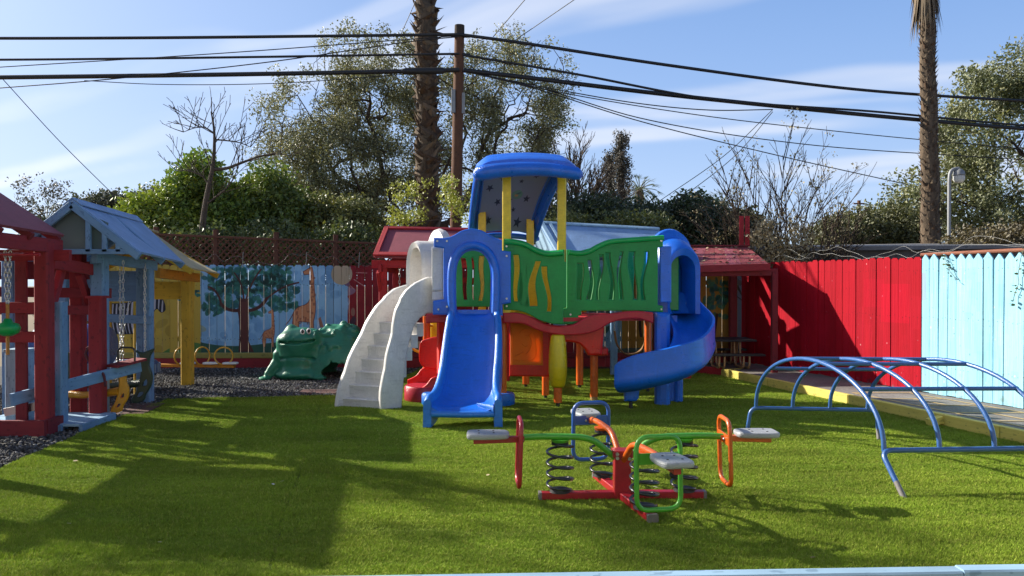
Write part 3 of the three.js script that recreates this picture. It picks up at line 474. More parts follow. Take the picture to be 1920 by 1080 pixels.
  const sprig = (u0, y0, len, sw, label) => {
    const t = thing('creeper_sprig', label, 'creeper', at(u0, y0 - len, 0.04).toArray(), 'creeper sprigs on the right fence'), pts = []; for (let i = 0; i <= 8; i++) pts.push(at(u0 + sw * i / 8 + (r() - .5) * 0.04, y0 - len * i / 8, 0.045 + 0.02 * r())); mesh('stem', tube(pts, 0.004, 24, 4), M.greyWood, t);
    const ls = []; for (let i = 0; i < 46 * len + 6; i++) { const p = pts[Math.floor(r() * 9)], q = new THREE.CircleGeometry(0.016 + 0.016 * r(), 5); q.scale(1, 0.6, 1); q.rotateX(r() * 3); q.rotateY(r() * 6); q.translate(p.x + (r() - .5) * 0.09, p.y + (r() - .5) * 0.1, p.z + (r() - .5) * 0.06); ls.push(q); } const m = mesh('leaves', ls, lm, t); m.userData.kind = 'stuff';
  };
  sprig(split + 0.42, 2.0, 0.34, 0.16, 'creeper sprig hanging over the first blue pickets'); sprig(split + 1.55, 2.02, 0.62, -0.1, 'longest creeper sprig at the right edge of the blue fence'); sprig(0.95, 1.98, 0.35, 0.05, 'creeper sprig on the red boards beside the shelter roof');
}
// ---------------------------------------------------------------- timber play huts along the left side
function slope(a, b, c, d, t) { // a roof sheet with corners a (ridge front), b (ridge back), c (eave back), d (eave front)
  const n = V().crossVectors(b.clone().sub(a), d.clone().sub(a)).normalize(); if (n.y < 0) n.negate(); const dn = n.clone().multiplyScalar(-t);
  return loft([[a, b, c, d], [a, b, c, d].map((p) => p.clone().add(dn))], true, 0.3);
}
function chainGeo(a, b, r = 0.012) { // a run of oval links
  const L = a.distanceTo(b), n = Math.round(L / 0.055), out = [], f = frame(b.clone().sub(a), V(0.3, 0.2, 1));
  for (let i = 0; i < n; i++) { const g = new THREE.TorusGeometry(r, r * 0.28, 4, 8); g.scale(1, 2.3, 1); if (i % 2) g.rotateY(Math.PI / 2); g.applyMatrix4(f); const p = a.clone().lerp(b, (i + 0.5) / n); g.translate(p.x, p.y, p.z); out.push(g); }
  return out;
}
{ // nearest: red hut
  const h = thing('red_play_hut', 'dark red timber hut with purplish red roof at the left edge', 'play hut', [-5.9, 0, -7.8]);
  const E0 = V(-4.75, 2.2, -6.8), E1 = V(-5.0, 2.165, -8.9), R0 = V(-5.65, 2.8, -6.8), R1 = V(-5.9, 2.76, -8.9), W0 = V(-6.55, 2.2, -6.8), W1 = V(-6.8, 2.165, -8.9);
  const rf = mesh('roof', slope(R0, R1, E1, E0, 0.03), M.redRoof, h); mesh('roof_slope', slope(R0, R1, W1, W0, 0.03), M.redRoof, rf); mesh('ridge_cap', beam(R0.clone().add(V(0, .02, .02)), R1.clone().add(V(0, .02, -.02)), 0.14, 0.03), M.redRoof, rf);
  for (let i = 0; i < 4; i++) { const t = 0.06 + i * 0.29, e = E0.clone().lerp(E1, t), r = R0.clone().lerp(R1, t), w = W0.clone().lerp(W1, t); const dn = V(0, -0.075, 0); mesh('rafter', beam(r.clone().add(dn), e.clone().add(dn), 0.05, 0.08), M.redDark, h); mesh('rafter', beam(r.clone().add(dn), w.clone().add(dn), 0.05, 0.08), M.redDark, h); }
  const px = [-5.06, -6.5];
  for (const [x, z] of [[-5.04, -8.58], [-4.92, -6.8], [-6.5, -8.6], [-6.4, -6.8]]) mesh('post', post(x, z, 0.02, 2.06, 0.15), M.redWood, h);
  mesh('eave_beam', beam(V(-4.86, 2.06, -6.4), V(-5.02, 2.03, -8.85), 0.06, 0.15), M.redWood, h); mesh('eave_beam', beam(V(-6.34, 2.06, -6.4), V(-6.5, 2.03, -8.85), 0.06, 0.15), M.redWood, h);
  mesh('tie_beam', beam(V(-6.65, 1.93, -8.66), V(-4.8, 1.93, -8.66), 0.05, 0.12), M.redWood, h); mesh('tie_beam', beam(V(-6.55, 1.93, -6.7), V(-4.7, 1.93, -6.7), 0.05, 0.12), M.redWood, h);
  for (const y of [1.36, 1.04]) mesh('rail', beam(V(-6.5, y, -8.68), V(-5.04, y, -8.68), 0.04, 0.12), M.redWood, h);
  for (const x of [-6.15, -5.72, -5.38]) mesh('slat', beam(V(x, 0.1, -8.73), V(x, 1.9, -8.73), 0.13, 0.03, V(0, 0, 1)), M.redDark, h);
  mesh('planter_board', beam(V(-6.4, 0.09, -8.42), V(-4.94, 0.09, -8.42), 0.05, 0.17), M.redDark, h); mesh('planter_board', beam(V(-4.96, 0.09, -8.45), V(-4.96, 0.09, -8.75), 0.05, 0.17), M.redDark, h);
}
{ // red gate frame between the huts
  const h = thing('red_swing_stand', 'dark red post and beam stand between the red and blue huts', 'stand', [-5.1, 0, -9.5]);
  mesh('post', post(-4.92, -9.45, 0, 1.45, 0.155), M.redWood, h); mesh('post', post(-5.34, -9.8, 0, 1.98, 0.15), M.redWood, h); mesh('post', post(-6.4, -9.7, 0, 1.85, 0.14), M.redDark, h);
  mesh('beam', beam(V(-5.02, 1.85, -8.70), V(-5.03, 1.77, -9.74), 0.05, 0.13), M.redWood, h); mesh('beam', beam(V(-6.4, 1.52, -9.75), V(-4.9, 1.5, -9.72), 0.05, 0.12), M.redDark, h); mesh('beam', beam(V(-6.4, 1.78, -9.79), V(-5.2, 1.78, -9.79), 0.04, 0.22), M.redDark, h);
  mesh('brace', beam(V(-5.045, 1.32, -8.70), V(-5.1, 1.78, -9.02), 0.07, 0.10), M.redWood, h); mesh('brace', beam(V(-5.16, 1.38, -9.72), V(-5.12, 1.74, -9.42), 0.07, 0.09), M.redWood, h);
  mesh('rail', beam(V(-6.4, 1.3, -9.66), V(-4.92, 1.3, -9.56), 0.05, 0.11), M.redDark, h); mesh('cap', box(-4.92, 1.46, -9.45, 0.2, 0.03, 0.2), M.redWood, h);
  tag(mesh('looped_rope', tube([P(152, 652, 9.6), P(175, 640, 9.55), P(150, 660, 9.5), P(168, 690, 9.5), P(182, 700, 9.4), P(186, 722, 9.35)].map((p) => p.add(V(0.12, 0, 0.1))), 0.016, 40, 6), new THREE.MeshStandardMaterial({ color: C(0.10, 0.025, 0.03), roughness: 0.9 })), 'dark red rope looped round the red posts', 'rope');
}
{ // climbing rope with a green disc
  const t = thing('rope_swing', 'orange climbing rope with green disc hanging under red roof', 'rope swing', [X(14, 8.1), 0, -8.1]), x = X(14, 8.1), z = -8.1;
  mesh('rope', tube([V(x, 1.42, z), V(x, 1.15, z), V(x, 0.9, z)], 0.017, 20, 7), M.rope, t); mesh('chain', [...chainGeo(V(x - 0.02, 1.95, z), V(x - 0.01, 1.42, z), 0.016), ...chainGeo(V(x + 0.03, 1.95, z), V(x + 0.01, 1.42, z), 0.016)], M.chain, t);
  mesh('hanger_bar', pipe([V(x - 0.5, 1.92, z), V(x + 0.33, 1.92, z)], 0.015, 8), M.sRed, t);
  mesh('disc', new THREE.LatheGeometry([[0, 0.12], [0.03, 0.13], [0.05, 0.09], [0.1, 0.07], [0.118, 0.03], [0.1, -0.02], [0.04, -0.05], [0, -0.05]].map((p) => new THREE.Vector2(...p)), 20).translate(x, 1.14, z), M.pGreen, t);
}
{ // plank seesaw, its pedestal and deck
  const t = thing('plank_seesaw', 'light blue plank seesaw with red seat beside the red posts', 'seesaw', [-5.1, 0, -9.0]);
  const a = P(20, 750, 8.45), b = P(262, 687, 9.75);
  mesh('plank', beam(a, b, 0.05, 0.13), M.blueWood, t); const up = V(0, 0.085, 0); mesh('seat', beam(a.clone().lerp(b, 0.76).add(up), b.clone().lerp(a, -0.01).add(up), 0.22, 0.03), M.redDark, t);
  const hb = a.clone().lerp(b, 0.88); mesh('handle', pipe(bend([hb.clone().add(V(-0.1, 0.09, 0)), hb.clone().add(V(-0.1, 0.27, 0)), hb.clone().add(V(0.1, 0.27, 0)), hb.clone().add(V(0.1, 0.09, 0))], 0.06), 0.012, 7), M.spring, t);
  mesh('upright', post(X(109, 8.8), -8.8, 0, 1.42, 0.145), M.blueWood, t); const pd = mesh('pedestal', [box(X(37, 8.95), 0.46, -8.95, 0.22, 0.80, 0.22), box(X(37, 8.95), 0.875, -8.95, 0.25, 0.03, 0.25)], M.paleBlue, t); mesh('bolt', [new THREE.SphereGeometry(0.014, 8, 6).translate(X(32, 8.8), 0.5, -8.83), new THREE.SphereGeometry(0.014, 8, 6).translate(X(46, 8.8), 0.22, -8.83)], M.steel, pd);
  mesh('bracket', beam(V(X(20, 8.9), 0.2, -8.78), V(X(80, 8.9), 0.27, -8.78), 0.02, 0.09), M.steel, t);
  for (let i = 0; i < 5; i++) mesh('deck_board', beam(V(-5.95, 0.075, -8.75 - i * 0.16), V(-4.72, 0.075, -8.75 - i * 0.16), 0.15, 0.03), M.paleBlue, t); mesh('deck_edge', beam(V(-5.95, 0.035, -8.66), V(-4.9, 0.035, -8.66), 0.04, 0.09), M.blueWood, t); mesh('deck_edge', beam(V(-4.70, 0.04, -8.66), V(-4.70, 0.04, -9.4), 0.04, 0.10), M.blueWood, t);
}
{ // blue swing hut
  const h = thing('blue_swing_hut', 'pale blue gabled swing hut with open truss', 'play hut', [-5.3, 0, -10.2]);
  const R0 = V(-5.09, 2.60, -9.22), R1 = V(-5.27, 2.545, -11.2), E0 = V(-4.30, 1.99, -9.22), E1 = V(-4.62, 1.92, -11.2), W0 = V(-5.88, 1.99, -9.22), W1 = V(-6.08, 1.92, -11.2);
  const rf = mesh('roof', slope(R0, R1, E1, E0, 0.025), M.blueRoof, h); mesh('roof_slope', slope(R0, R1, W1, W0, 0.025), M.blueRoof, rf);
  const up = V(0, 0.022, 0); mesh('ridge_cap', [slope(R0.clone().add(up), R1.clone().add(up), R1.clone().lerp(E1, 0.14).add(up), R0.clone().lerp(E0, 0.14).add(up), 0.012), slope(R0.clone().add(up), R1.clone().add(up), R1.clone().lerp(W1, 0.14).add(up), R0.clone().lerp(W0, 0.14).add(up), 0.012)], M.blueRoof, rf);
  const dn = (p, k = 0.07) => p.clone().add(V(0, -k, 0));
  for (const [r, e, w] of [[R0, E0, W0], [R0.clone().lerp(R1, .5), E0.clone().lerp(E1, .5), W0.clone().lerp(W1, .5)], [R1, E1, W1]]) { mesh('rafter', beam(dn(r), dn(e.clone().lerp(r, .02)), 0.045, 0.09), M.blueWood, h); mesh('rafter', beam(dn(r), dn(w.clone().lerp(r, .02)), 0.045, 0.09), M.blueWood, h); }
  mesh('tie_beam', beam(dn(W0.clone().lerp(R0, .06), 0.02).setY(1.99), dn(E0.clone().lerp(R0, .06), 0.02).setY(1.99), 0.04, 0.06), M.blueWood, h);
  for (const [k, y] of [[0.30, 2.33], [0.62, 2.42], [0.5, 2.5], [0.84, 2.1], [0.74, 2.2]]) { const x = lerp(W0.x, E0.x, k); if (k === 0.5) continue; const ty = lerp(R0.y, E0.y, Math.abs(k - .5) * 2) - 0.1; mesh('stud', beam(V(x, 1.99, -9.22), V(x, ty, -9.22), 0.06, 0.04), M.blueWood, h); }
  // dull translucent sheet closing the gable
  mesh('gable_sheet', plate([[lerp(W0.x, R0.x, .12), 2.02], [lerp(E0.x, R0.x, .55), 2.02], [lerp(E0.x, R0.x, .52), 2.33], [R0.x, 2.5], [lerp(W0.x, R0.x, .5), 2.24]], 0.006, [], 0).translate(0, 0, -9.30), new THREE.MeshPhysicalMaterial({ color: C(0.16, 0.24, 0.24), roughness: 0.35, transmission: 0.35, thickness: 0 }), h);
  const p0 = V(-4.97, 0, -9.6), p1 = V(-4.98, 0, -10.85);
  mesh('post', post(p0.x, p0.z, 0, 1.93, 0.16), M.blueWood, h); mesh('post', post(p1.x + 0.05, p1.z + 0.05, 0, 1.82, 0.085, 0.15), M.blueWood, h); mesh('post', post(p1.x - 0.06, p1.z, 0, 1.86, 0.12, 0.13), M.blueWood, h); mesh('post', post(-6.05, -9.6, 0, 1.9, 0.14), M.blueWood, h); mesh('post', post(-6.1, -10.85, 0, 1.9, 0.14), M.blueWood, h);
  mesh('swing_beam', beam(V(-4.93, 1.93, -9.4), V(-4.93, 1.86, -11.0), 0.07, 0.13), M.blueWood, h); mesh('swing_beam', beam(V(-6.02, 1.95, -9.4), V(-6.08, 1.88, -11.0), 0.07, 0.13), M.blueWood, h);
  mesh('back_board', beam(V(-6.1, 1.58, -11.0), V(-4.95, 1.58, -11.0), 0.03, 0.42), M.blueWood, h); mesh('rail', beam(V(-6.1, 1.17, -10.98), V(-4.85, 1.12, -10.72), 0.05, 0.11), M.blueWood, h);
}
{ // glider swings on chains
  const glider = (label, mat, gx, gz, s, beamY) => {
    const t = thing('glider_swing', label, 'glider swing', [gx, 0, gz], 'glider swings in the blue hut');
    const q = [[-0.05, 0.52], [-0.09, 0.56], [-0.02, 0.54], [0.05, 0.56], [0.11, 0.58], [0.07, 0.50], [0.055, 0.40], [0.085, 0.30], [0.075, 0.18], [0.02, 0.08], [0, 0.02], [-0.11, 0.0], [-0.12, 0.05], [-0.08, 0.12], [-0.05, 0.22], [-0.03, 0.34], [-0.035, 0.44]].map(([a, b]) => [a * s, b * s]);
    const h1 = [[0.03, 0.27], [0.05, 0.22], [0.03, 0.17], [-0.03, 0.17], [-0.02, 0.22]].map(([a, b]) => [a * s, b * s]), h2 = [[0.0, 0.13], [0.01, 0.1], [-0.05, 0.045], [-0.085, 0.055], [-0.055, 0.12]].map(([a, b]) => [a * s, b * s]);
    for (const k of [0, 1]) mesh('end_panel', plate(spl(q, 4, true), 0.07, [spl(h1, 4, true), spl(h2, 4, true)], 0.016).rotateY(0.25).translate(gx - k * 0.95, 0.06, gz), mat, t);
    mesh('seat_bar', loft([0, 0.2, 0.5, 0.8, 1].map((u) => { const x = gx - 0.03 - u * 0.9, y = 0.32 - 0.05 * Math.sin(u * Math.PI), r = 0.05 + 0.03 * Math.abs(u - .5); return Array.from({ length: 10 }, (_, i) => V(x, y + Math.sin(i * .628) * r * 0.8, gz + Math.cos(i * .628) * r)); })), mat, t);
    for (const k of [0, 1]) mesh('chain', [...chainGeo(V(gx - k * 0.95, 0.6 * s + 0.05, gz - 0.03), V(gx - k * 0.95, beamY, gz - 0.05))], M.chain, t);
  };
  glider('orange yellow plastic glider swing by the red post', M.pGlider, -4.72, -9.62, 0.98, 1.9);
  glider('dark green plastic glider swing before the blue post', M.pDarkGreen, -4.82, -10.42, 1.22, 1.88);
  tag(mesh('spare_chain', [...chainGeo(P(200, 480, 9.8), P(202, 690, 9.8)), ...chainGeo(P(225, 492, 10.1), P(225, 690, 10.1)), ...chainGeo(P(270, 500, 10.6), P(272, 660, 10.6))], M.chain), 'steel swing chains hanging from the blue hut beam', 'chain');
}
{ // yellow swing hut
  const h = thing('yellow_swing_hut', 'bright yellow swing hut with tan roof behind the blue hut', 'play hut', [-5.7, 0, -12.2]);
  const R0 = V(-5.66, 2.50, -11.5), R1 = V(-5.92, 2.44, -13.2), E0 = V(-4.62, 1.84, -11.5), E1 = V(-4.84, 1.79, -13.1), W0 = V(-6.7, 1.84, -11.5), W1 = V(-6.95, 1.79, -13.2);
  const mid = R0.clone().lerp(E0, .55).add(V(0, -0.05, 0)), midB = R1.clone().lerp(E1, .55).add(V(0, -0.05, 0));
  const rf = mesh('roof', [slope(R0, R1, midB, mid, 0.025), slope(mid, midB, E1, E0, 0.025)], M.tanRoof, h); mesh('roof_slope', slope(R0, R1, W1, W0, 0.025), M.tanRoof, rf); mesh('ridge_cap', beam(R0.clone().add(V(0, .02, 0.02)), R1.clone().add(V(0, .02, -.02)), 0.12, 0.03), M.tanRoof, rf);
  for (const [x, z, y] of [[-5.13, -12.58, 1.72], [-5.36, -11.5, 1.75], [-6.35, -11.58, 1.75], [-6.45, -12.6, 1.72]]) mesh('post', post(x, z, 0, y, 0.16), M.yellowWood, h);
  mesh('swing_beam', beam(V(-5.05, 1.765, -11.35), V(-5.07, 1.70, -12.85), 0.07, 0.14), M.orangeWood, h); mesh('swing_beam', beam(V(-6.28, 1.765, -11.35), V(-6.4, 1.70, -12.85), 0.07, 0.14), M.orangeWood, h);
  mesh('valance_board', beam(V(-6.4, 1.5, -12.66), V(-5.05, 1.5, -12.66), 0.03, 0.28), M.yellowWood, h); 
  for (const [r, e, w] of [[R0, E0, W0], [R1, E1, W1]]) for (const q of [e, w]) mesh('rafter', beam(r.clone().add(V(0, -.1, 0)), q.clone().add(V(0, -.06, 0)), 0.045, 0.08), M.yellowWood, h);
}
{ // tyre swing under the yellow hut
  const x = X(252, 12.0), t = thing('tyre_swing', 'blue painted tyre swing hanging in the yellow hut', 'tyre swing', [x, 0, -12.0]);
  const pr = [[0.16, -0.1], [0.3, -0.11], [0.345, -0.06], [0.345, 0.06], [0.3, 0.11], [0.16, 0.1], [0.2, 0.06], [0.2, -0.06], [0.16, -0.1]].map((p) => new THREE.Vector2(...p));
  const ty = mesh('tyre', new THREE.LatheGeometry(pr, 32).translate(x, 0.34, -12.0), wood(0.05, 0.11, 0.25, 0.7), t);
  mesh('tread_block', Array.from({ length: 28 }, (_, i) => { const a = i / 28 * 6.283, g = new THREE.BoxGeometry(0.03, 0.13, 0.035); g.translate(0.345, 0, 0); g.rotateY(a); return g.translate(x, 0.34, -12.0); }), wood(0.30, 0.38, 0.50, 0.7), ty);
  for (let i = 0; i < 3; i++) { const a = i * 2.09 + 0.4; mesh('chain', chainGeo(V(x + Math.cos(a) * 0.25, 0.45, -12 + Math.sin(a) * 0.25), V(x, 1.68, -12.0)), M.chain, t); }
}
{ // blue barrel on a cradle
  const x = X(138, 11.3), y = 0.72, z = -11.3, t = thing('blue_barrel', 'dark blue plastic barrel on a timber cradle behind the red posts', 'barrel', [x, 0, z]);
  const g = new THREE.LatheGeometry([[0, -0.5], [0.27, -0.5], [0.29, -0.47], [0.3, -0.3], [0.32, -0.28], [0.33, 0], [0.32, 0.28], [0.3, 0.3], [0.29, 0.47], [0.27, 0.5], [0, 0.5]].map((p) => new THREE.Vector2(...p)), 28).rotateZ(Math.PI / 2).translate(x, y, z); mesh('body', g, M.pBarrel, t);
  for (const s of [-0.3, 0.3]) { mesh('cradle_leg', beam(V(x + s, 0, z - 0.25), V(x + s, 0.5, z - 0.2), 0.08, 0.08), M.blueWood, t); mesh('cradle_leg', beam(V(x + s, 0, z + 0.25), V(x + s, 0.5, z + 0.2), 0.08, 0.08), M.blueWood, t); mesh('cradle_rail', beam(V(x + s, 0.36, z - 0.3), V(x + s, 0.36, z + 0.3), 0.06, 0.08), M.blueWood, t); }
}
{ // low orange seesaw with ring handles
  const d = 13.9, t = thing('ring_seesaw', 'low orange seesaw beam with yellow ring handles by the mural', 'seesaw', [X(370, d), 0, -d]);
  mesh('beam', beam(V(X(285, d), 0.18, -d), V(X(440, d), 0.16, -d), 0.09, 0.05), M.orangeWood, t); mesh('pivot', box(X(350, d), 0.075, -d, 0.12, 0.15, 0.14), M.orangeWood, t);
  for (const [px, r, ry] of [[340, 0.15, 1.1], [379, 0.155, 1.05], [419, 0.15, 0.35]]) mesh('ring_handle', new THREE.TorusGeometry(r, 0.014, 7, 28).rotateY(ry).translate(X(px, d), 0.34, -d), M.sYellow, t);
  for (const px of [352, 395, 432]) mesh('seat', plate(spl([[-0.11, -0.07], [0.11, -0.07], [0.12, 0.07], [-0.12, 0.07]], 4, true), 0.03, [], 0.008).rotateX(Math.PI / 2).translate(X(px, d), 0.215, -d), M.white, t);
}
// ---------------------------------------------------------------- huts behind the climber
{
  const h = thing('red_swing_hut', 'red timber swing hut behind the white climber', 'play hut', [-1.1, 0, -13.8]);
  const A = V(-2.22, 2.56, -13.85), B = V(0.0, 2.52, -13.95), Cc = V(0.0, 2.02, -12.95), D = V(-2.26, 2.05, -12.95), Ab = V(-2.22, 2.05, -14.75), Bb = V(0, 2.02, -14.8);
  const rf = mesh('roof', slope(A, B, Cc, D, 0.03), M.redRoof, h); mesh('roof_slope', slope(A, B, Bb, Ab, 0.03), M.redRoof, rf);
  const n = V(0, 0.02, 0.012); const tr = (p, q, w) => mesh('trim_board', beam(p.clone().add(n), q.clone().add(n), w, 0.03, V(0, 0.87, 0.5)), M.redBright, rf);
  tr(A, B, 0.07); tr(D.clone().lerp(A, 0.05), Cc.clone().lerp(B, 0.05), 0.1); tr(D.clone().add(V(0.04, 0, 0)), A.clone().add(V(0.04, 0, 0)), 0.08);
  for (const [x, z] of [[-2.12, -13.1], [-2.12, -14.6], [-0.1, -13.1], [-0.1, -14.6]]) mesh('post', post(x, z, 0, 1.98, 0.13), M.redBright, h);
  mesh('swing_beam', beam(V(-2.3, 1.93, -13.08), V(0.05, 1.93, -13.08), 0.06, 0.13), M.redBright, h); mesh('rail', beam(V(-2.1, 1.66, -14.62), V(-0.1, 1.66, -14.62), 0.04, 0.10), M.redBright, h);
  mesh('side_beam', beam(V(-2.14, 1.86, -12.85), V(-2.14, 1.86, -14.9), 0.05, 0.12), M.redBright, h); mesh('brace', beam(V(-2.16, 1.4, -13.14), V(-2.17, 1.8, -12.9), 0.05, 0.09), M.redBright, h);
  const c = thing('swing_chain', 'steel swing chains hanging in the red hut behind the white climber', 'chain', [-1.6, 0.5, -13.1]); for (const x of [-1.85, -1.45]) mesh('chain', chainGeo(V(x, 0.5, -13.1), V(x, 1.88, -13.1), 0.014), M.chain, c); mesh('seat', beam(V(-1.88, 0.5, -13.1), V(-1.42, 0.5, -13.1), 0.14, 0.02), M.rubber, c);
}
{
  const h = thing('light_blue_swing_hut', 'light blue gabled hut roof behind the green railings', 'play hut', [1.6, 0, -13.8]);
  const A = P(1012, 419, 13.9), B = P(1236, 431, 14.2), D = P(1046, 478, 13.1), Cc = P(1262, 483, 13.3); const Ab = V(A.x - 0.1, D.y, -14.7), Bb = V(B.x - 0.05, Cc.y, -15.0);
  const rf = mesh('roof', slope(A, B, Cc, D, 0.03), M.blueRoof, h); mesh('roof_slope', slope(A, B, Bb, Ab, 0.03), M.blueRoof, rf); const n = V(0, 0.02, 0.012); for (const [p, q, w] of [[A, B, 0.07], [A.clone().add(V(.03, 0, 0)), D.clone().add(V(.03, 0, 0)), 0.07], [A.clone().lerp(B, .08), D.clone().lerp(Cc, .08), 0.05], [D.clone().lerp(A, .05), Cc.clone().lerp(B, .05), 0.08]]) mesh('trim_board', beam(p.clone().add(n), q.clone().add(n), w, 0.03, V(0, 0.87, 0.5)), M.paleBlue, rf);
  mesh('gable_board', loft([[A.clone().add(V(-.01, -.03, 0)), D.clone().add(V(-.01, -.02, 0)), Ab.clone().add(V(-.01, -.02, 0))], [A.clone().add(V(.02, -.03, 0)), D.clone().add(V(.02, -.02, 0)), Ab.clone().add(V(.02, -.02, 0))]], true, 0.3), M.paleBlue, h);
  for (const [x, z] of [[X(1052, 13.3), -13.3], [X(1052, 13.3), -14.6], [X(1151, 14), -14.0], [X(1240, 13.4), -13.4], [X(1240, 13.4), -14.7]]) mesh('post', post(x, z, 0, 2.0, 0.12), M.blueWood, h);
  mesh('swing_beam', beam(V(D.x, 1.95, -13.3), V(Cc.x, 1.93, -13.4), 0.07, 0.12), M.blueWood, h);
  const b = thing('belt_swing', 'tan belt swing hanging behind the spiral slide', 'belt swing', [X(1186, 13.6), 0.3, -13.6]); const pts = [[1152, 520], [1152, 620], [1158, 648], [1172, 663], [1188, 664], [1204, 655], [1214, 630], [1216, 520]].map(([a, c]) => P(a, c, 13.6)); mesh('belt', loft(spl(pts.slice(1, 7).map((p) => [p.x, p.y]), 6).map(([x, y], i, A2) => { const nx = A2[Math.min(i + 1, A2.length - 1)], pv = A2[Math.max(i - 1, 0)], tx = nx[0] - pv[0], ty = nx[1] - pv[1], l = Math.hypot(tx, ty), ox = -ty / l * 0.012, oy = tx / l * 0.012; return [V(x + ox, y + oy, -13.53), V(x + ox, y + oy, -13.67), V(x - ox, y - oy, -13.67), V(x - ox, y - oy, -13.53)]; })), wood(0.30, 0.15, 0.05), b); mesh('chain', [...chainGeo(pts[1], V(pts[1].x, 1.88, -13.4)), ...chainGeo(pts[6], V(pts[6].x, 1.88, -13.4))], M.chain, b);
}
{
  const h = thing('picnic_shelter', 'red board roofed shelter in the back right corner', 'shelter', [3.4, 0, -14.0]);
  const A = P(1262, 463, 14.85), B = P(1402, 463, 14.85), Cc = P(1441, 494, 13.25), D = P(1215, 500, 13.25); 
  const N = 9; const rfm = [M.redRoof, wood(0.27, 0.035, 0.045, 0.85), wood(0.33, 0.05, 0.06, 0.85)];
  for (let i = 0; i < N; i++) mesh('roof_board', slope(A.clone().lerp(B, i / N), A.clone().lerp(B, (i + 0.985) / N), D.clone().lerp(Cc, (i + 0.985) / N), D.clone().lerp(Cc, i / N), 0.025), rfm[i % 3], h);
  mesh('fascia', beam(D.clone().add(V(-.02, -0.06, 0.02)), Cc.clone().add(V(.02, -0.06, 0.02)), 0.03, 0.11), M.redWood, h); mesh('ridge_cap', beam(A.clone().add(V(0, .02, 0)), B.clone().add(V(0, .02, 0)), 0.12, 0.03), M.redDark, h);
  mesh('post', post(2.95, -13.4, 0, 1.8, 0.12), M.redBright, h); mesh('post', post(4.4, -13.35, 0.11, 1.8, 0.1), M.redDark, h); mesh('post', post(2.7, -14.9, 0, 2.2, 0.11), M.redDark, h); mesh('post', post(X(1374, 14.9), -14.9, 0.11, 2.22, 0.13), M.redDark, h); mesh('back_board', beam(V(2.5, 2.06, -14.96), V(4.36, 2.06, -14.96), 0.03, 0.3), M.redDark, h); mesh('eave_beam', beam(V(2.4, 1.78, -13.4), V(4.45, 1.8, -13.35), 0.05, 0.12), M.redDark, h);
  for (const px of [1390, 1401]) mesh('upright_board', beam(P(px, 470, 15.0), P(px, 405, 15.0), 0.085, 0.02), M.redBright, h);
  const r = rand(15), lv = [], dm = new THREE.MeshStandardMaterial({ color: C(0.30, 0.22, 0.14), roughness: 0.9, side: THREE.DoubleSide }); for (let i = 0; i < 190; i++) { const u = Math.pow(r(), 0.6), v = r(), p = A.clone().lerp(B, u).lerp(D.clone().lerp(Cc, u), v), g = new THREE.CircleGeometry(0.018 + 0.022 * r(), 5).scale(1, 0.5, 1).rotateX(-1.2 + (r() - .5)).rotateY(r() * 6); lv.push(g.translate(p.x, p.y + 0.012, p.z)); }
  const lm = mesh('leaf_litter', lv, dm); tag(lm, 'dry leaves scattered on the red shelter roof', 'leaves', null, 'stuff');
}
{ // picnic table
  const d = 14.35, x0 = X(1312, d), x1 = X(1408, d), y = 0.60, t = thing('picnic_table', 'dark picnic table on tan bent pipe legs in the shelter', 'picnic table', [(x0 + x1) / 2, 0.1, -d]);
  for (let i = 0; i < 4; i++) mesh('top_slat', beam(V(x0, y, -d + 0.27 - i * 0.18), V(x1, y, -d + 0.27 - i * 0.18), 0.17, 0.035), M.darkTop, t);
  for (const s of [-1, 1]) mesh('bench', beam(V(x0 + 0.02, 0.37, -d + s * 0.55), V(x1 + 0.06, 0.37, -d + s * 0.55), 0.2, 0.035), M.darkTop, t);
  for (const x of [x0 + 0.18, x0 + 0.27, x1 - 0.32, x1 - 0.22]) for (const s of [-1, 1]) mesh('pipe_leg', pipe(bend([V(x, y - 0.02, -d + s * 0.08), V(x, 0.15, -d + s * 0.13), V(x + 0.02, 0.14, -d + s * 0.6), V(x + 0.02, 0.36, -d + s * 0.6)], 0.1), 0.02, 8), M.sTan, t);
}
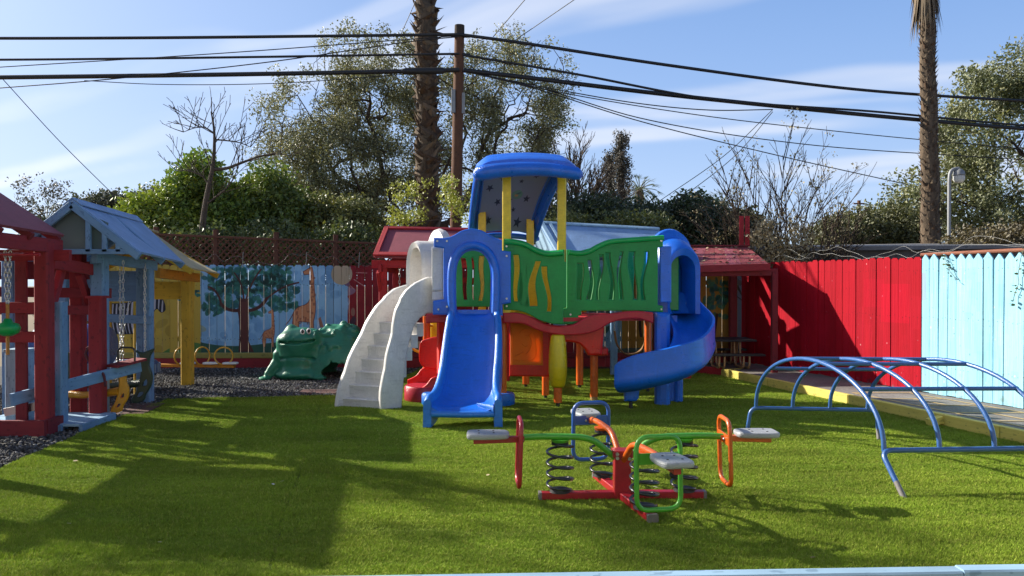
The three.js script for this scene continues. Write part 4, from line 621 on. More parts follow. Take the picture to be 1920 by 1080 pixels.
// ---------------------------------------------------------------- frog
{
  const d = 13.45, s = d / CF, cx = X(562, d), t = thing('frog_climber', 'big dark green plastic frog to crawl through on the gravel', 'play sculpture', [cx, 0, -d]);
  const q = (px, py, z) => [(px - 562) * s, Y(py, d) - 0.48, z];
  const f = (x, y, z) => {
    let b = ell(x, y, z, q(560, 664, 0.0), [0.37, 0.40, 0.34]);
    b = smin(b, ell(x, y, z, q(566, 637, 0.12), [0.36, 0.20, 0.27]), 0.12);
    b = smin(b, ell(x, y, z, q(548, 619, 0.05), [0.09, 0.10, 0.10]), 0.08); b = smin(b, ell(x, y, z, q(590, 624, 0.05), [0.08, 0.07, 0.09]), 0.07);
    b = smin(b, ell(x, y, z, q(560, 700, 0.05), [0.42, 0.13, 0.33]), 0.10);
    b = smin(b, caps(x, y, z, q(531, 657, 0.1), q(524, 662, 0.16), 0.07, 0.06), 0.05);
    b = smin(b, caps(x, y, z, q(530, 668, 0.08), q(508, 698, 0.2), 0.10, 0.055), 0.06); b = smin(b, ell(x, y, z, q(503, 706, 0.25), [0.10, 0.035, 0.12]), 0.04);
    b = smin(b, caps(x, y, z, q(592, 660, 0.12), q(601, 694, 0.2), 0.10, 0.06), 0.06); b = smin(b, ell(x, y, z, q(607, 705, 0.27), [0.11, 0.035, 0.10]), 0.04);
    b = smin(b, caps(x, y, z, q(592, 647, 0.2), q(596, 650, 0.2), 0.06, 0.05), 0.04);
    // hollow back with a tunnel under it
    let k = Math.max(ell(x, y, z, q(632, 700, -0.28), [0.62, 0.82, 0.62]), -ell(x, y, z, q(636, 715, -0.26), [0.52, 0.58, 0.70]));
    k = smin(k, ell(x, y, z, q(612, 622, -0.1), [0.09, 0.07, 0.12]), 0.06); k = smin(k, ell(x, y, z, q(640, 626, -0.2), [0.07, 0.06, 0.1]), 0.06);
    b = smin(b, k, 0.08);
    // mouth and chin folds
    const mg = (cy, w, dep) => Math.hypot(y - (cy + 0.06 - Math.cos(x * 3.2) * 0.06 + x * 0.04), 0) - w; const front = z > 0 && Math.abs(x - 0.02) < 0.3;
    if (front) { b = Math.max(b, -Math.max(mg(q(0, 640, 0)[1], 0.016), -(b + 0.045))); b += 0.03 * Math.exp(-Math.pow((y - q(0, 668, 0)[1] + 0.05 * x * x * 6) / 0.02, 2)); }
    b += 0.03 * (fbm(x * 6 + 20, y * 6 + z * 5 + 20, 3) - 0.5) - 0.035 * smooth(0.62, 0.8, fbm(x * 7 + 50, (z - y) * 7 + 40, 2)) * smooth(0.0, 0.25, y + 0.1) * (x > 0.28 || z < -0.05 ? 1 : 0.25) - 0.02 * Math.max(0, Math.sin(x * 21 + z * 6)) * (x > 0.3 ? smooth(0.1, 0.3, y) : 0);
    return Math.max(b, -(y + 0.475));
  };
  mesh('body', sdfMesh(f, V(cx, 0.48, -d), 1.15, 96), M.pFrog, t);
  for (const [px, py] of [[567, 622], [578.5, 621]]) { const p = P(px, py, d - 0.33); mesh('eye', new THREE.SphereGeometry(0.04, 16, 12).scale(1, 1.25, 0.6).translate(p.x, p.y, p.z), M.white, t); mesh('pupil', new THREE.SphereGeometry(0.022, 12, 8).scale(1, 1.4, 0.5).translate(p.x + 0.008, p.y + 0.006, p.z + 0.024), M.black, t); }
}
// ---------------------------------------------------------------- the moulded play structure
const starPrint = canvasTex(512, 768, (x, W, Hh) => {
  x.fillStyle = '#6f86b8'; x.fillRect(0, 0, W, Hh); const r = rand(3);
  const star = (cx, cy, R, rot) => { x.beginPath(); for (let i = 0; i < 10; i++) { const a = rot + i * Math.PI / 5, q = i % 2 ? R * 0.42 : R; x.lineTo(cx + Math.cos(a) * q, cy + Math.sin(a) * q); } x.closePath(); x.fill(); };
  x.fillStyle = '#16315e';
  for (const [a, b, s] of [[.18, .1, .05], [.45, .13, .028], [.75, .08, .06], [.62, .2, .03], [.3, .28, .045], [.52, .3, .03], [.8, .32, .045], [.12, .45, .05], [.62, .52, .03], [.3, .58, .06], [.82, .6, .035], [.14, .74, .055], [.45, .72, .03], [.68, .78, .045], [.3, .9, .05], [.8, .9, .05], [.55, .93, .03]]) star(a * W, b * Hh, s * W * 1.45, r() * 6);
  for (const [a, b, s] of [[.62, .36, .09], [.4, .46, .06]]) { x.fillStyle = '#5d8f98'; x.beginPath(); x.ellipse(a * W, b * Hh, s * W, s * W * 0.85, 0, 0, 7); x.fill(); x.fillStyle = '#9a8a78'; x.beginPath(); x.ellipse(a * W - 6, b * Hh - 8, s * W * 0.35, s * W * 0.25, 0, 0, 7); x.fill(); x.fillStyle = '#3d6f86'; x.beginPath(); x.ellipse(a * W + 8, b * Hh + 10, s * W * 0.5, s * W * 0.16, 0.3, 0, 7); x.fill(); }
});
const PS = thing('play_structure', 'big moulded plastic play tower with blue slides, white climber and canopy', 'play structure', [0.3, 0, -10.7]);
const px2 = (l) => l; // outlines below are in survey units
{ // ---- blue arch panel over the straight slide
  const d = 10.25, turn = 0.06;
  const out = [...spl([[814, 446], [838, 446], [852, 441], [866, 433], [886, 429], [905, 433], [922, 443], [941, 450]], 4), [941, 470], [958, 472], [958, 568], [942, 571], [943, 592], [812, 590], [812, 564], [832, 561], [832, 466], [814, 463]];
  const hole = [...spl([[853, 584], [852, 545], [853, 505], [858, 486], [870, 472], [887, 467], [904, 472], [917, 487], [922, 505], [923, 545], [921, 584]], 5)];
  mesh('arch_panel', upright(out, d, 0.10, [hole], 0.02), M.pBlue, PS);
  const rim = spl([[849, 600], [846, 545], [847, 505], [853, 482], [867, 466], [887, 460], [907, 466], [922, 483], [929, 505], [930, 545], [928, 600]], 8).map(([a, b], i, A) => P(a, b, d - 0.07 - 0.05 * Math.max(0, (Math.abs(i / (A.length - 1) - .5) - .25) * 3)));
  mesh('arch_rim', pipe(rim, 0.052, 12), M.pBlue, PS);
}
{ // ---- straight wave slide: a lofted trough
  const key = [ // dist, bed height, half width, rail height, centre x, bottom of the side wall
    [10.28, 1.235, 0.245, 0.03, -0.49, 1.12], [10.16, 1.20, 0.25, 0.08, -0.485, 1.05], [10.0, 1.05, 0.265, 0.13, -0.482, 0.90], [9.80, 0.83, 0.28, 0.15, -0.485, 0.68], [9.58, 0.60, 0.285, 0.155, -0.495, 0.44], [9.38, 0.41, 0.285, 0.15, -0.51, 0.25], [9.20, 0.29, 0.30, 0.14, -0.525, 0.13], [9.06, 0.245, 0.325, 0.13, -0.535, 0.06], [8.94, 0.225, 0.35, 0.13, -0.545, 0.02], [8.87, 0.19, 0.355, 0.12, -0.55, 0.015]];
  const cv = new THREE.CatmullRomCurve3(key.map((k) => V(k[0], k[1], k[2]))), cv2 = new THREE.CatmullRomCurve3(key.map((k) => V(k[3], k[4], k[5])));
  const secs = [], N = 44, walls = [[], []];
  for (let i = 0; i <= N; i++) {
    const a = cv.getPoint(i / N), b = cv2.getPoint(i / N), d = a.x, hb = a.y, w = a.z, r = b.x, cx = b.y, sb = b.z, z = -d, t = 0.035;
    const q = [[-w, hb + r], [-w + 0.005, hb + r * 0.45], [-w + 0.035, hb + 0.035], [-w + 0.10, hb], [0, hb - 0.008], [w - 0.10, hb], [w - 0.035, hb + 0.035], [w - 0.005, hb + r * 0.45], [w, hb + r]];
    const low = [[w + 0.002, hb - 0.04], [w - 0.1, hb - 0.05], [0, hb - 0.055], [-w + 0.1, hb - 0.05], [-w - 0.002, hb - 0.04]];
    secs.push([...q, ...low].map(([x, y]) => V(cx + x, y, z)));
    for (const s of [-1, 1]) { const o = w + 0.085, top = hb + r + 0.012; walls[s < 0 ? 0 : 1].push([[w - 0.004, sb], [w - 0.004, top - 0.03], [w + 0.005, top - 0.006], [w + 0.03, top + 0.008], [w + 0.055, top + 0.005], [w + 0.078, top - 0.015], [o, top - 0.05], [o + 0.004, sb]].map(([x, y]) => V(cx + s * x, y, z))); }
  }
  const sl = mesh('wave_slide', loft(secs, true, 0.7), M.pBlue, PS);
  mesh('side_rail', loft(walls[0], true, 0.8), M.pBlueLt, sl); mesh('side_rail', loft(walls[1], true, 0.8), M.pBlueLt, sl);
  // rolled lip at the foot and splayed inner corner
  mesh('slide_lip', pipe([V(-0.90, 0.165, -8.885), V(-0.545, 0.16, -8.875), V(-0.20, 0.165, -8.885)], 0.038, 12), M.pBlueLt, sl);
  mesh('corner_flare', loft([0, 0.25, 0.5, 0.75, 1].map((u) => { const r = lerp(0.075, 0.012, u), c = V(lerp(-0.21, -0.40, u), lerp(0.20, 0.255, u), lerp(-8.92, -9.02, u)); return Array.from({ length: 10 }, (_, i) => V(c.x, c.y + Math.sin(i * .628) * r, c.z + Math.cos(i * .628) * r)); })), M.pBlueLt, sl);
  mesh('foot', [new THREE.CylinderGeometry(0.035, 0.04, 0.05, 10).translate(-0.93, 0.02, -8.95), new THREE.CylinderGeometry(0.035, 0.04, 0.05, 10).translate(-0.17, 0.02, -8.95)], M.black, sl);
}
{ // ---- white moulded stair climber
  const A = V(X(716, 10.18), 0, -10.18), B = V(X(826, 10.55), 0, -10.55);       // near wall, foot to top
  const A2 = V(X(636, 10.42), 0, -10.42), B2 = V(X(762, 11.05), 0, -11.05);     // far wall
  const wallOn = (a, b, t, pts) => { const dx = b.clone().sub(a).setY(0), L = dx.length(), ry = -Math.atan2(dx.z, dx.x); const g = plate(pts, t, [], 0.02); g.rotateY(ry); g.translate(a.x, 0, a.z); return { g, L }; };
  const L1 = B.clone().sub(A).length(), L2 = B2.clone().sub(A2).length();
  const loc = (px, py, a, b) => { // survey point on a wall's plane -> (along, height)
    const dx = b.clone().sub(a).setY(0).normalize(), k = (px - 960) / CF; // x = k*dist
    const u = (k * -a.z - a.x) / (dx.x + k * dx.z), dist = -(a.z + dx.z * u); return [u, Y(py, dist)]; };
  const bump = (l, n = 9) => { const r = rand(4), o = []; for (let i = 0; i < l.length - 1; i++) for (let k = 0; k < 4; k++) { const t = k / 4, q = Math.sin(((i * 4 + k) % n) / n * Math.PI) * 0.014; const dx = l[i + 1][0] - l[i][0], dy = l[i + 1][1] - l[i][1], m = Math.hypot(dx, dy) || 1; o.push([lerp(l[i][0], l[i + 1][0], t) - dy / m * q, lerp(l[i][1], l[i + 1][1], t) + dx / m * q]); } o.push(l[l.length - 1]); return o; };
  const topN = bump([[711, 768], [713, 735], [718, 700], [724, 668], [731, 640], [736, 610], [742, 581], [750, 560], [762, 545], [778, 530], [800, 522], [822, 520]].map(([a, b]) => loc(a, b, A, B)));
  const botN = [[824, 588], [800, 588], [786, 596], [775, 612], [766, 640], [760, 670], [755, 715], [751, 770]].map(([a, b]) => loc(a, b, A, B));
  const cl = mesh('climber_wall', wallOn(A, B, 0.09, [...topN, ...botN].map(([u, y]) => [u, Math.max(0.004, y)])).g, M.pWhite, PS);
  const topF = bump([[628, 766], [634, 735], [642, 705], [654, 672], [668, 643], [686, 606], [706, 575], [722, 556], [740, 543], [762, 534]].map(([a, b]) => loc(a, b, A2, B2)));
  const botF = [[764, 596], [738, 606], [716, 640], [694, 690], [672, 764]].map(([a, b]) => loc(a, b, A2, B2));
  mesh('climber_wall', wallOn(A2, B2, 0.09, [...topF, ...botF].map(([u, y]) => [u, Math.max(0.004, y)])).g, M.pWhite, PS);
  const hs = [0.12, 0.29, 0.46, 0.62, 0.79, 0.95, 1.1], steps = hs.length; 
  for (let i = 0; i < steps; i++) { const u0 = 0.0 + i * 0.098, u1 = u0 + 0.115, n0 = A.clone().lerp(B, u0), n1 = A.clone().lerp(B, u1), f0 = A2.clone().lerp(B2, u0 * 0.92), f1 = A2.clone().lerp(B2, u1 * 0.92); const lo = Math.max(0.01, hs[i] - (i > 3 ? 0.175 : 0.22));
    const ring = (y, k) => [n0, n1, f1, f0].map((p, j) => V(p.x, y, p.z + (j === 0 || j === 3 ? k : 0))); mesh('step', loft([ring(lo, -0.012), ring(hs[i] - 0.025, -0.004), ring(hs[i] - 0.008, 0.004), ring(hs[i], -0.008)], true, 0.6), M.pWhite, PS); }
  // hood at the top of the climber
  const ax = V(0.86, 0, -0.5).normalize(), lat = V(0.5, 0, 0.86).normalize(), base = V(-1.34, 0, -10.86);
  const arch = (w, top, n = 14) => { const q = [[-w, 1.2]]; for (let i = 0; i <= n; i++) { const a = Math.PI - i / n * Math.PI; q.push([Math.cos(a) * w, top - w * 1.25 + Math.sin(a) * w * 1.25]); } q.push([w, 1.2]); return q; };
  const at = (o, l, y) => base.clone().addScaledVector(ax, o).addScaledVector(lat, l).setY(y);
  const o0 = arch(0.265, 2.18), o1 = arch(0.30, 2.28), i0 = arch(0.215, 2.11);
  const hood = loft([i0.map(([l, y]) => at(0.03, l, y)), o0.map(([l, y]) => at(0.0, l, y)), o0.map(([l, y]) => at(0.05, l * 1.04, y + 0.02)), arch(0.29, 2.2).map(([l, y]) => at(0.2, l, y)), arch(0.295, 2.22).map(([l, y]) => at(0.30, l, y)), arch(0.33, 2.36).map(([l, y]) => at(0.33, l, y)), arch(0.345, 2.38).map(([l, y]) => at(0.38, l, y)), arch(0.33, 2.36).map(([l, y]) => at(0.44, l, y)), i0.map(([l, y]) => at(0.42, l, y)), i0.map(([l, y]) => at(0.03, l, y))], false, 0.7);
  mesh('climber_hood', hood, M.pWhite, PS);
  mesh('side_panel', upright([[810, 463], [831, 463], [831, 545], [810, 545]], 10.36, 0.07, [], 0.015), M.pWhite, PS); mesh('side_panel', upright([[810, 547], [831, 547], [831, 563], [810, 563]], 10.36, 0.07, [], 0.012), M.pWhite, PS);
}
{ // ---- railing panels with wavy slots
  const wave = (x0, y0, x1, y1, w, amp, ph, n = 10) => { const l = [], r = []; for (let i = 0; i <= n; i++) { const t = i / n, c = lerp(x0, x1, t) + amp * Math.sin(t * 5.2 + ph), ww = w * 1.4 * (0.9 + 0.18 * Math.sin(t * 4 + ph * 2)); l.push([c - ww, lerp(y0, y1, t)]); r.push([c + ww, lerp(y0, y1, t)]); } return [...l, ...r.reverse()]; };
  // left panel
  const left = [...spl([[944, 447], [962, 448], [985, 453], [1006, 464], [1025, 470], [1058, 468]], 4), [1058, 490], [1062, 492], [1062, 575], [1056, 578], [1056, 607], ...spl([[1036, 607], [1012, 600], [990, 588], [968, 582], [943, 582]], 4)];
  const hl = [wave(966, 478, 969, 565, 3.6, 2.5, 0.4), wave(985, 492, 981, 570, 2.4, -3.0, 1.2), wave(1006, 490, 997, 574, 5.0, 4, 2.2), wave(1023, 500, 1029, 584, 3.5, -3, 0.9)];
  mesh('railing_panel', upright(left, 10.36, 0.075, hl, 0.012, -0.10, 1000), M.thinGreen, PS);
  const right = [...spl([[1062, 468], [1085, 470], [1103, 467], [1122, 457], [1142, 449], [1170, 446], [1210, 443], [1246, 440]], 4), [1246, 462], [1236, 464], [1236, 572], [1246, 574], [1246, 586], [1200, 583], [1090, 583], [1090, 590], [1084, 592], [1084, 608], [1047, 608], [1047, 580], [1062, 577]];
  const hr = [wave(1087, 494, 1086, 562, 4, 1.5, 0.3), wave(1108, 488, 1106, 562, 3.2, -3, 1.9), wave(1126, 478, 1123, 562, 2.6, 3, 0.4), wave(1143, 474, 1147, 562, 3.4, -3.2, 1.4), wave(1165, 472, 1163, 562, 2.6, 3, 2.6), wave(1187, 472, 1190, 562, 4.2, -3, 0.2), wave(1211, 472, 1208, 562, 2.8, 3.4, 1.2)];
  const g = upright(right, 10.5, 0.075, hr, 0.012, 0.09, 1060); mesh('railing_panel', g, M.thinGreen, PS);
  // raised border on both
  mesh('railing_cap', pipe(spl([[1066, 473], [1085, 475], [1103, 472], [1122, 462], [1142, 454], [1170, 451], [1210, 448], [1244, 446]], 5).map(([a, b]) => P(a, b, 10.46 + (a - 1060) * 0.0006)), 0.035, 10), M.pGreen, PS);
  mesh('railing_cap', pipe(spl([[948, 453], [962, 454], [985, 459], [1006, 470], [1025, 476], [1056, 474]], 5).map(([a, b]) => P(a, b, 10.30 + (1000 - a) * 0.0007)), 0.035, 10), M.pGreen, PS);
  // back and side railings of the deck
  const back = [...spl([[846, 470], [880, 462], [915, 458], [940, 464], [955, 468]], 4), [955, 575], [846, 575]];
  mesh('railing_panel', upright(back, 11.85, 0.075, [wave(868, 484, 874, 562, 3.2, 1.6, 0.3), wave(885, 484, 889, 562, 1.2, 1.6, 0.5), wave(906, 480, 900, 564, 3.2, -3, 0.8), wave(926, 484, 924, 562, 3, 2, 1.8)], 0.012), M.pGreen, PS);
  const sb = [...spl([[1075, 474], [1120, 462], [1170, 456], [1225, 455]], 4), [1225, 572], [1075, 572]];
  mesh('railing_panel', upright(sb, 11.75, 0.075, [wave(1104, 484, 1100, 560, 3, 2, 0.3), wave(1130, 482, 1134, 560, 3, -2, 1), wave(1160, 480, 1156, 560, 3, 2, 2), wave(1190, 480, 1194, 560, 3, 2, 0)], 0.012), M.pGreen, PS);
  mesh('inner_panel', upright([[955, 478], [1046, 474], [1046, 596], [955, 590]], 12.0, 0.06, [], 0.012), M.pYellow, PS); mesh('inner_panel', upright([[1068, 500], [1100, 500], [1100, 586], [1068, 586]], 11.9, 0.06, [], 0.012), M.pOrange, PS);
  mesh('panel_bolt', [[950, 462, 10.30], [950, 574, 10.31], [1052, 596, 10.36], [1240, 452, 10.49], [1240, 580, 10.5], [1070, 590, 10.44], [838, 452, 10.18], [838, 575, 10.18], [950, 480, 10.18], [950, 560, 10.18], [820, 452, 10.18], [822, 580, 10.18]].map(([a, b, d]) => { const q = P(a, b, d - 0.03); return new THREE.CylinderGeometry(0.012, 0.014, 0.03, 10).rotateX(1.57).translate(q.x, q.y, q.z); }), M.steel, PS);
  mesh('railing_panel', upright([[1246, 462], [1272, 470], [1272, 582], [1246, 582]], 11.1, 0.07, [], 0.012), M.pGreen, PS);
}
{ // ---- deck, fascia, supports
  const deck = [[-1.05, 10.3], [0.6, 10.42], [2.02, 10.72], [1.95, 11.85], [0.4, 12.05], [0.3, 11.02], [-0.95, 11.02], [-1.15, 11.2]];
  mesh('deck', sheet(deck, 1.17, 0.05), M.pDeck, PS);
  const fas = [...spl([[942, 586], [968, 586], [992, 592], [1015, 604], [1042, 610], [1075, 608], [1092, 598], [1112, 590], [1150, 587], [1190, 583], [1226, 586]], 4), [1226, 607], ...spl([[1200, 598], [1170, 599], [1142, 607], [1118, 621], [1085, 628], [1040, 627], [1005, 618], [980, 607], [942, 606]], 4)];
  mesh('deck_fascia', upright(fas, 10.42, 0.09, [], 0.02, 0.05, 1040), M.pDeck, PS); mesh('deck_fascia', upright([[799, 588], [846, 588], [850, 612], [838, 604], [799, 606]], 10.4, 0.09, [], 0.015), M.pDeck, PS);
  mesh('crawl_roof', upright([...spl([[1030, 622], [1065, 612], [1095, 607], [1130, 606]], 4), [1126, 664], [1100, 664], [1096, 655], ...spl([[1085, 644], [1072, 640], [1056, 640], [1040, 646]], 3), [1034, 655], [1030, 655]], 10.9, 0.45, [], 0.03), M.pRed, PS);
  mesh('crawl_shelf', upright([[1112, 650], [1138, 652], [1138, 664], [1112, 666]], 11.0, 0.35, [], 0.02), M.pRed, PS);
  // orange play panel in a red frame
  mesh('panel_frame', upright([[955, 604], [1033, 612], [1033, 706], [955, 705]], 10.92, 0.12, [[[963, 612], [1014, 618], [1014, 680], [963, 680]]], 0.02), M.pRed, PS);
  const op = mesh('play_panel', upright([[957, 604], [1018, 612], [1018, 685], [957, 684]], 10.86, 0.03, [], 0.008), M.thinOrange, PS);
  const sq = (pts, r = 0.005) => tube(pts.map(([a, b]) => P(a, b, 10.832)), r, 30, 5); mesh('embossed_drawing', [sq([[974, 625], [980, 618], [990, 616], [996, 620], [992, 628], [984, 630]]), sq([[990, 628], [996, 640], [993, 655], [986, 664]]), sq([[978, 645], [984, 650], [990, 648]]), sq([[1002, 625], [1002, 672], [962, 675]], 0.004), sq([[966, 668], [975, 664], [982, 660]])], M.pOrange, op);
  const leg = (px, d, y1, r, tip) => { const x = X(px, d); const g = mesh('support_post', new THREE.CylinderGeometry(r, r, y1 - 0.06, 16).translate(x, (y1 + 0.06) / 2, -d), M.pOrangePost, PS); mesh('foot', new THREE.CylinderGeometry(tip ? r * 0.98 : r * 0.4, r * (tip ? 0.9 : 0.55), 0.08, 12).translate(x, 0.03, -d), tip ? M.sTan : M.black, g); };
  leg(1023, 11.1, 0.6, 0.05); leg(1046, 10.42, 0.5, 0.055); leg(1087, 12.2, 0.75, 0.055); leg(1114, 10.95, 0.72, 0.055, true); leg(986, 12.3, 0.6, 0.055); leg(943, 10.55, 1.15, 0.05); leg(800, 11.3, 1.15, 0.055); leg(905, 12.0, 1.15, 0.05); leg(1215, 11.8, 1.15, 0.05);
  const bx = X(1046, 10.42); mesh('bumper_cover', new THREE.LatheGeometry([[0, 0.26], [0.075, 0.26], [0.095, 0.29], [0.115, 0.40], [0.121, 0.52], [0.1205, 0.527], [0.1205, 0.533], [0.121, 0.54], [0.118, 0.68], [0.105, 0.84], [0.088, 0.93], [0.07, 0.95], [0, 0.95]].map((p) => new THREE.Vector2(...p)), 26).translate(bx, 0, -10.42), M.pYellow, PS);
  // yellow inner rail of the deck opening
  mesh('inner_rail', upright([...spl([[965, 577], [985, 580], [1005, 590], [1024, 603]], 4), [1024, 612], ...spl([[1005, 605], [985, 596], [965, 592]], 4)], 10.75, 0.06, [], 0.012), M.pYellow, PS);
  mesh('climb_rail', pipe(bend([P(812, 610, 11.6), P(775, 614, 11.6), P(772, 632, 11.6), P(774, 655, 11.6), P(790, 662, 11.6)], 0.05), 0.022, 10), M.sYellow, PS); mesh('support_post', beam(P(814, 585, 11.7), V(X(814, 11.7), 0, -11.7), 0.1, 0.1), M.pYellowPost, PS);
  // red nook: slotted panel, seat and base
  const sw = (a, b) => [[a, b], [a + 3.4, b + 4], [a + 3.4, b + 34], [a, b + 28]];
  mesh('nook_panel', upright([[820, 604], [843, 604], [843, 716], [820, 700]], 10.75, 0.08, [sw(823, 616), sw(829, 622), sw(835, 628)], 0.01, 0.5, 830), M.thinRed, PS);
  mesh('nook_back', upright(spl([[790, 640], [800, 635], [822, 633], [824, 664], [822, 690], [796, 689], [787, 678], [787, 650]], 5, true), 11.1, 0.08, [], 0.02), M.pRed, PS);
  mesh('nook_seat_side', upright([...spl([[764, 712], [780, 704], [790, 692], [800, 688], [826, 694]], 5), [826, 720], [764, 722]], 11.25, 0.07, [], 0.02), M.pRed, PS); mesh('nook_seat_side', upright([...spl([[786, 730], [800, 720], [810, 708], [820, 706], [832, 712]], 5), [834, 740], [786, 742]], 10.72, 0.07, [], 0.02), M.pRed, PS);
  const nx = X(800, 10.95); mesh('nook_base', loft([0.0, 0.02, 0.17, 0.2].map((y, i) => Array.from({ length: 24 }, (_, k) => { const a = k / 24 * 6.283, r = i === 3 ? 0.94 : i === 0 ? 0.97 : 1; return V(nx + Math.cos(a) * 0.31 * r, y + 0.02, -10.95 + Math.sin(a) * 0.3 * r); })), true, 0.8), M.pPink, PS);
  mesh('lower_base', loft([0.0, 0.02, 0.13, 0.16].map((y, i) => Array.from({ length: 28 }, (_, k) => { const a = k / 28 * 6.283, r = i === 3 ? 0.97 : i === 0 ? 0.98 : 1; return V(-0.58 + Math.cos(a) * 0.62 * r, y + 0.01, -10.55 + Math.sin(a) * 0.26 * r); })), true, 0.8), M.pBlueLt, PS);
}
{ // ---- yellow roof posts and canopy
  for (const [px, d, y0, y1] of [[950, 10.42, 1.17, Y(317, 10.42)], [1053, 10.6, 1.17, Y(322, 10.6)], [904, 11.9, 1.17, Y(396, 11.9) + 0.05], [994, 12.05, 1.17, Y(404, 12.05) + 0.05]]) mesh('roof_post', post(X(px, d), -d, y0, y1, 0.115), M.pYellowPost, PS);
  const N = 60, M2 = 24, secs = [], lin = [], linU = [];
  for (let i = 0; i <= N; i++) {
    const t = i / N, d = lerp(10.02, 12.3, t), drop = t < 0.14 ? -0.10 * Math.pow(1 - t / 0.14, 2) : -0.80 * Math.pow((t - 0.14) / 0.86, 1.75), y = 3.235 + drop;
    const xl = lerp(-0.40, -0.66, t), xr = lerp(0.80, 0.36, t), w = xr - xl, cx = (xl + xr) / 2, ring = [];
    const arc = (q) => 0.055 * (1 - 4 * q * q);
    for (let k = 0; k <= M2; k++) { const u = k / M2, x = lerp(-w / 2, w / 2, u), e = Math.min(u, 1 - u) * 2, crown = 0.05 * Math.sqrt(Math.min(1, e * 5)) - 0.05, rib = 0.02 * Math.pow(0.5 + 0.5 * Math.cos(t * Math.PI * 20), 2) * smooth(0.06, 0.2, e) * smooth(0.02, 0.06, t); ring.push(V(cx + x, y + crown + rib + arc(x / w), -d)); }
    const th = 0.17; for (const [q, yy] of [[w / 2 + 0.025, -0.07], [w / 2 + 0.025, -th], [w / 2 + 0.0, -th - 0.025], [w / 2 - 0.05, -th - 0.02], [w / 2 - 0.075, -0.065], [w / 4, -0.065 + 0.041], [0, -0.065 + 0.055], [-w / 4, -0.065 + 0.041], [-w / 2 + 0.075, -0.065], [-w / 2 + 0.05, -th - 0.02], [-w / 2, -th - 0.025], [-w / 2 - 0.025, -th], [-w / 2 - 0.025, -0.07]]) ring.push(V(cx + q, y + yy, -d));
    secs.push(ring);
    lin.push([0, 1, 2, 3, 4, 5, 6].map((k) => { const q = lerp(-w / 2 + 0.13, w / 2 - 0.13, k / 6); return V(cx + q, y - 0.088 + arc(q / w), -d); }));
  }
  const cn = mesh('canopy', loft(secs, true, 0.9), M.pBlue, PS);
  // rolled front and rear edges
  const edge = (i) => { const s = secs[i], a = s[0], b = s[M2]; const back = i ? -0.02 : 0.02, pts = []; for (let k = -1; k <= 17; k++) { const u = clamp(k / 16), q = u - .5; pts.push(a.clone().lerp(b, u).add(V(k < 0 ? -0.03 : k > 16 ? 0.03 : 0, -0.085 + 0.055 * (1 - 4 * q * q), (k < 0 || k > 16) ? -0.06 * Math.sign(back) : back))); } return pipe(pts, pts.map((_, k) => (i ? 0.5 : 1) * (k === 0 || k === 18 ? 0.07 : 0.1 - 0.001 * k)), 16); };
  mesh('rolled_edge', edge(0), M.pBlue, cn); mesh('rolled_edge', edge(N), M.pBlue, cn);
  // printed liner below the shell
  const pos = [], uv = [], idx = []; for (let i = 1; i < N; i++) { const v = (i - 1) / (N - 2); lin[i].forEach((p, u) => { pos.push(p.x, p.y, p.z); uv.push(u / 6, v); }); if (i < N - 1) for (let q = 0; q < 6; q++) { const k = (i - 1) * 7 + q; idx.push(k, k + 1, k + 8, k, k + 8, k + 7); } }
  const lg = new THREE.BufferGeometry(); lg.setAttribute('position', new THREE.Float32BufferAttribute(pos, 3)); lg.setAttribute('uv', new THREE.Float32BufferAttribute(uv, 2)); lg.setIndex(idx); lg.computeVertexNormals();
  mesh('star_liner', lg, new THREE.MeshStandardMaterial({ map: starPrint, roughness: 0.6, side: THREE.DoubleSide }), cn).userData.label = 'grey blue liner printed with dark stars and planets';
  for (const s of [0.2, 0.8]) mesh('liner_rail', pipe(lin.slice(1, N).map((l) => l[0].clone().lerp(l[6], s < 0.5 ? -0.02 : 1.02)), 0.018, 6), M.pBlue, cn);
}
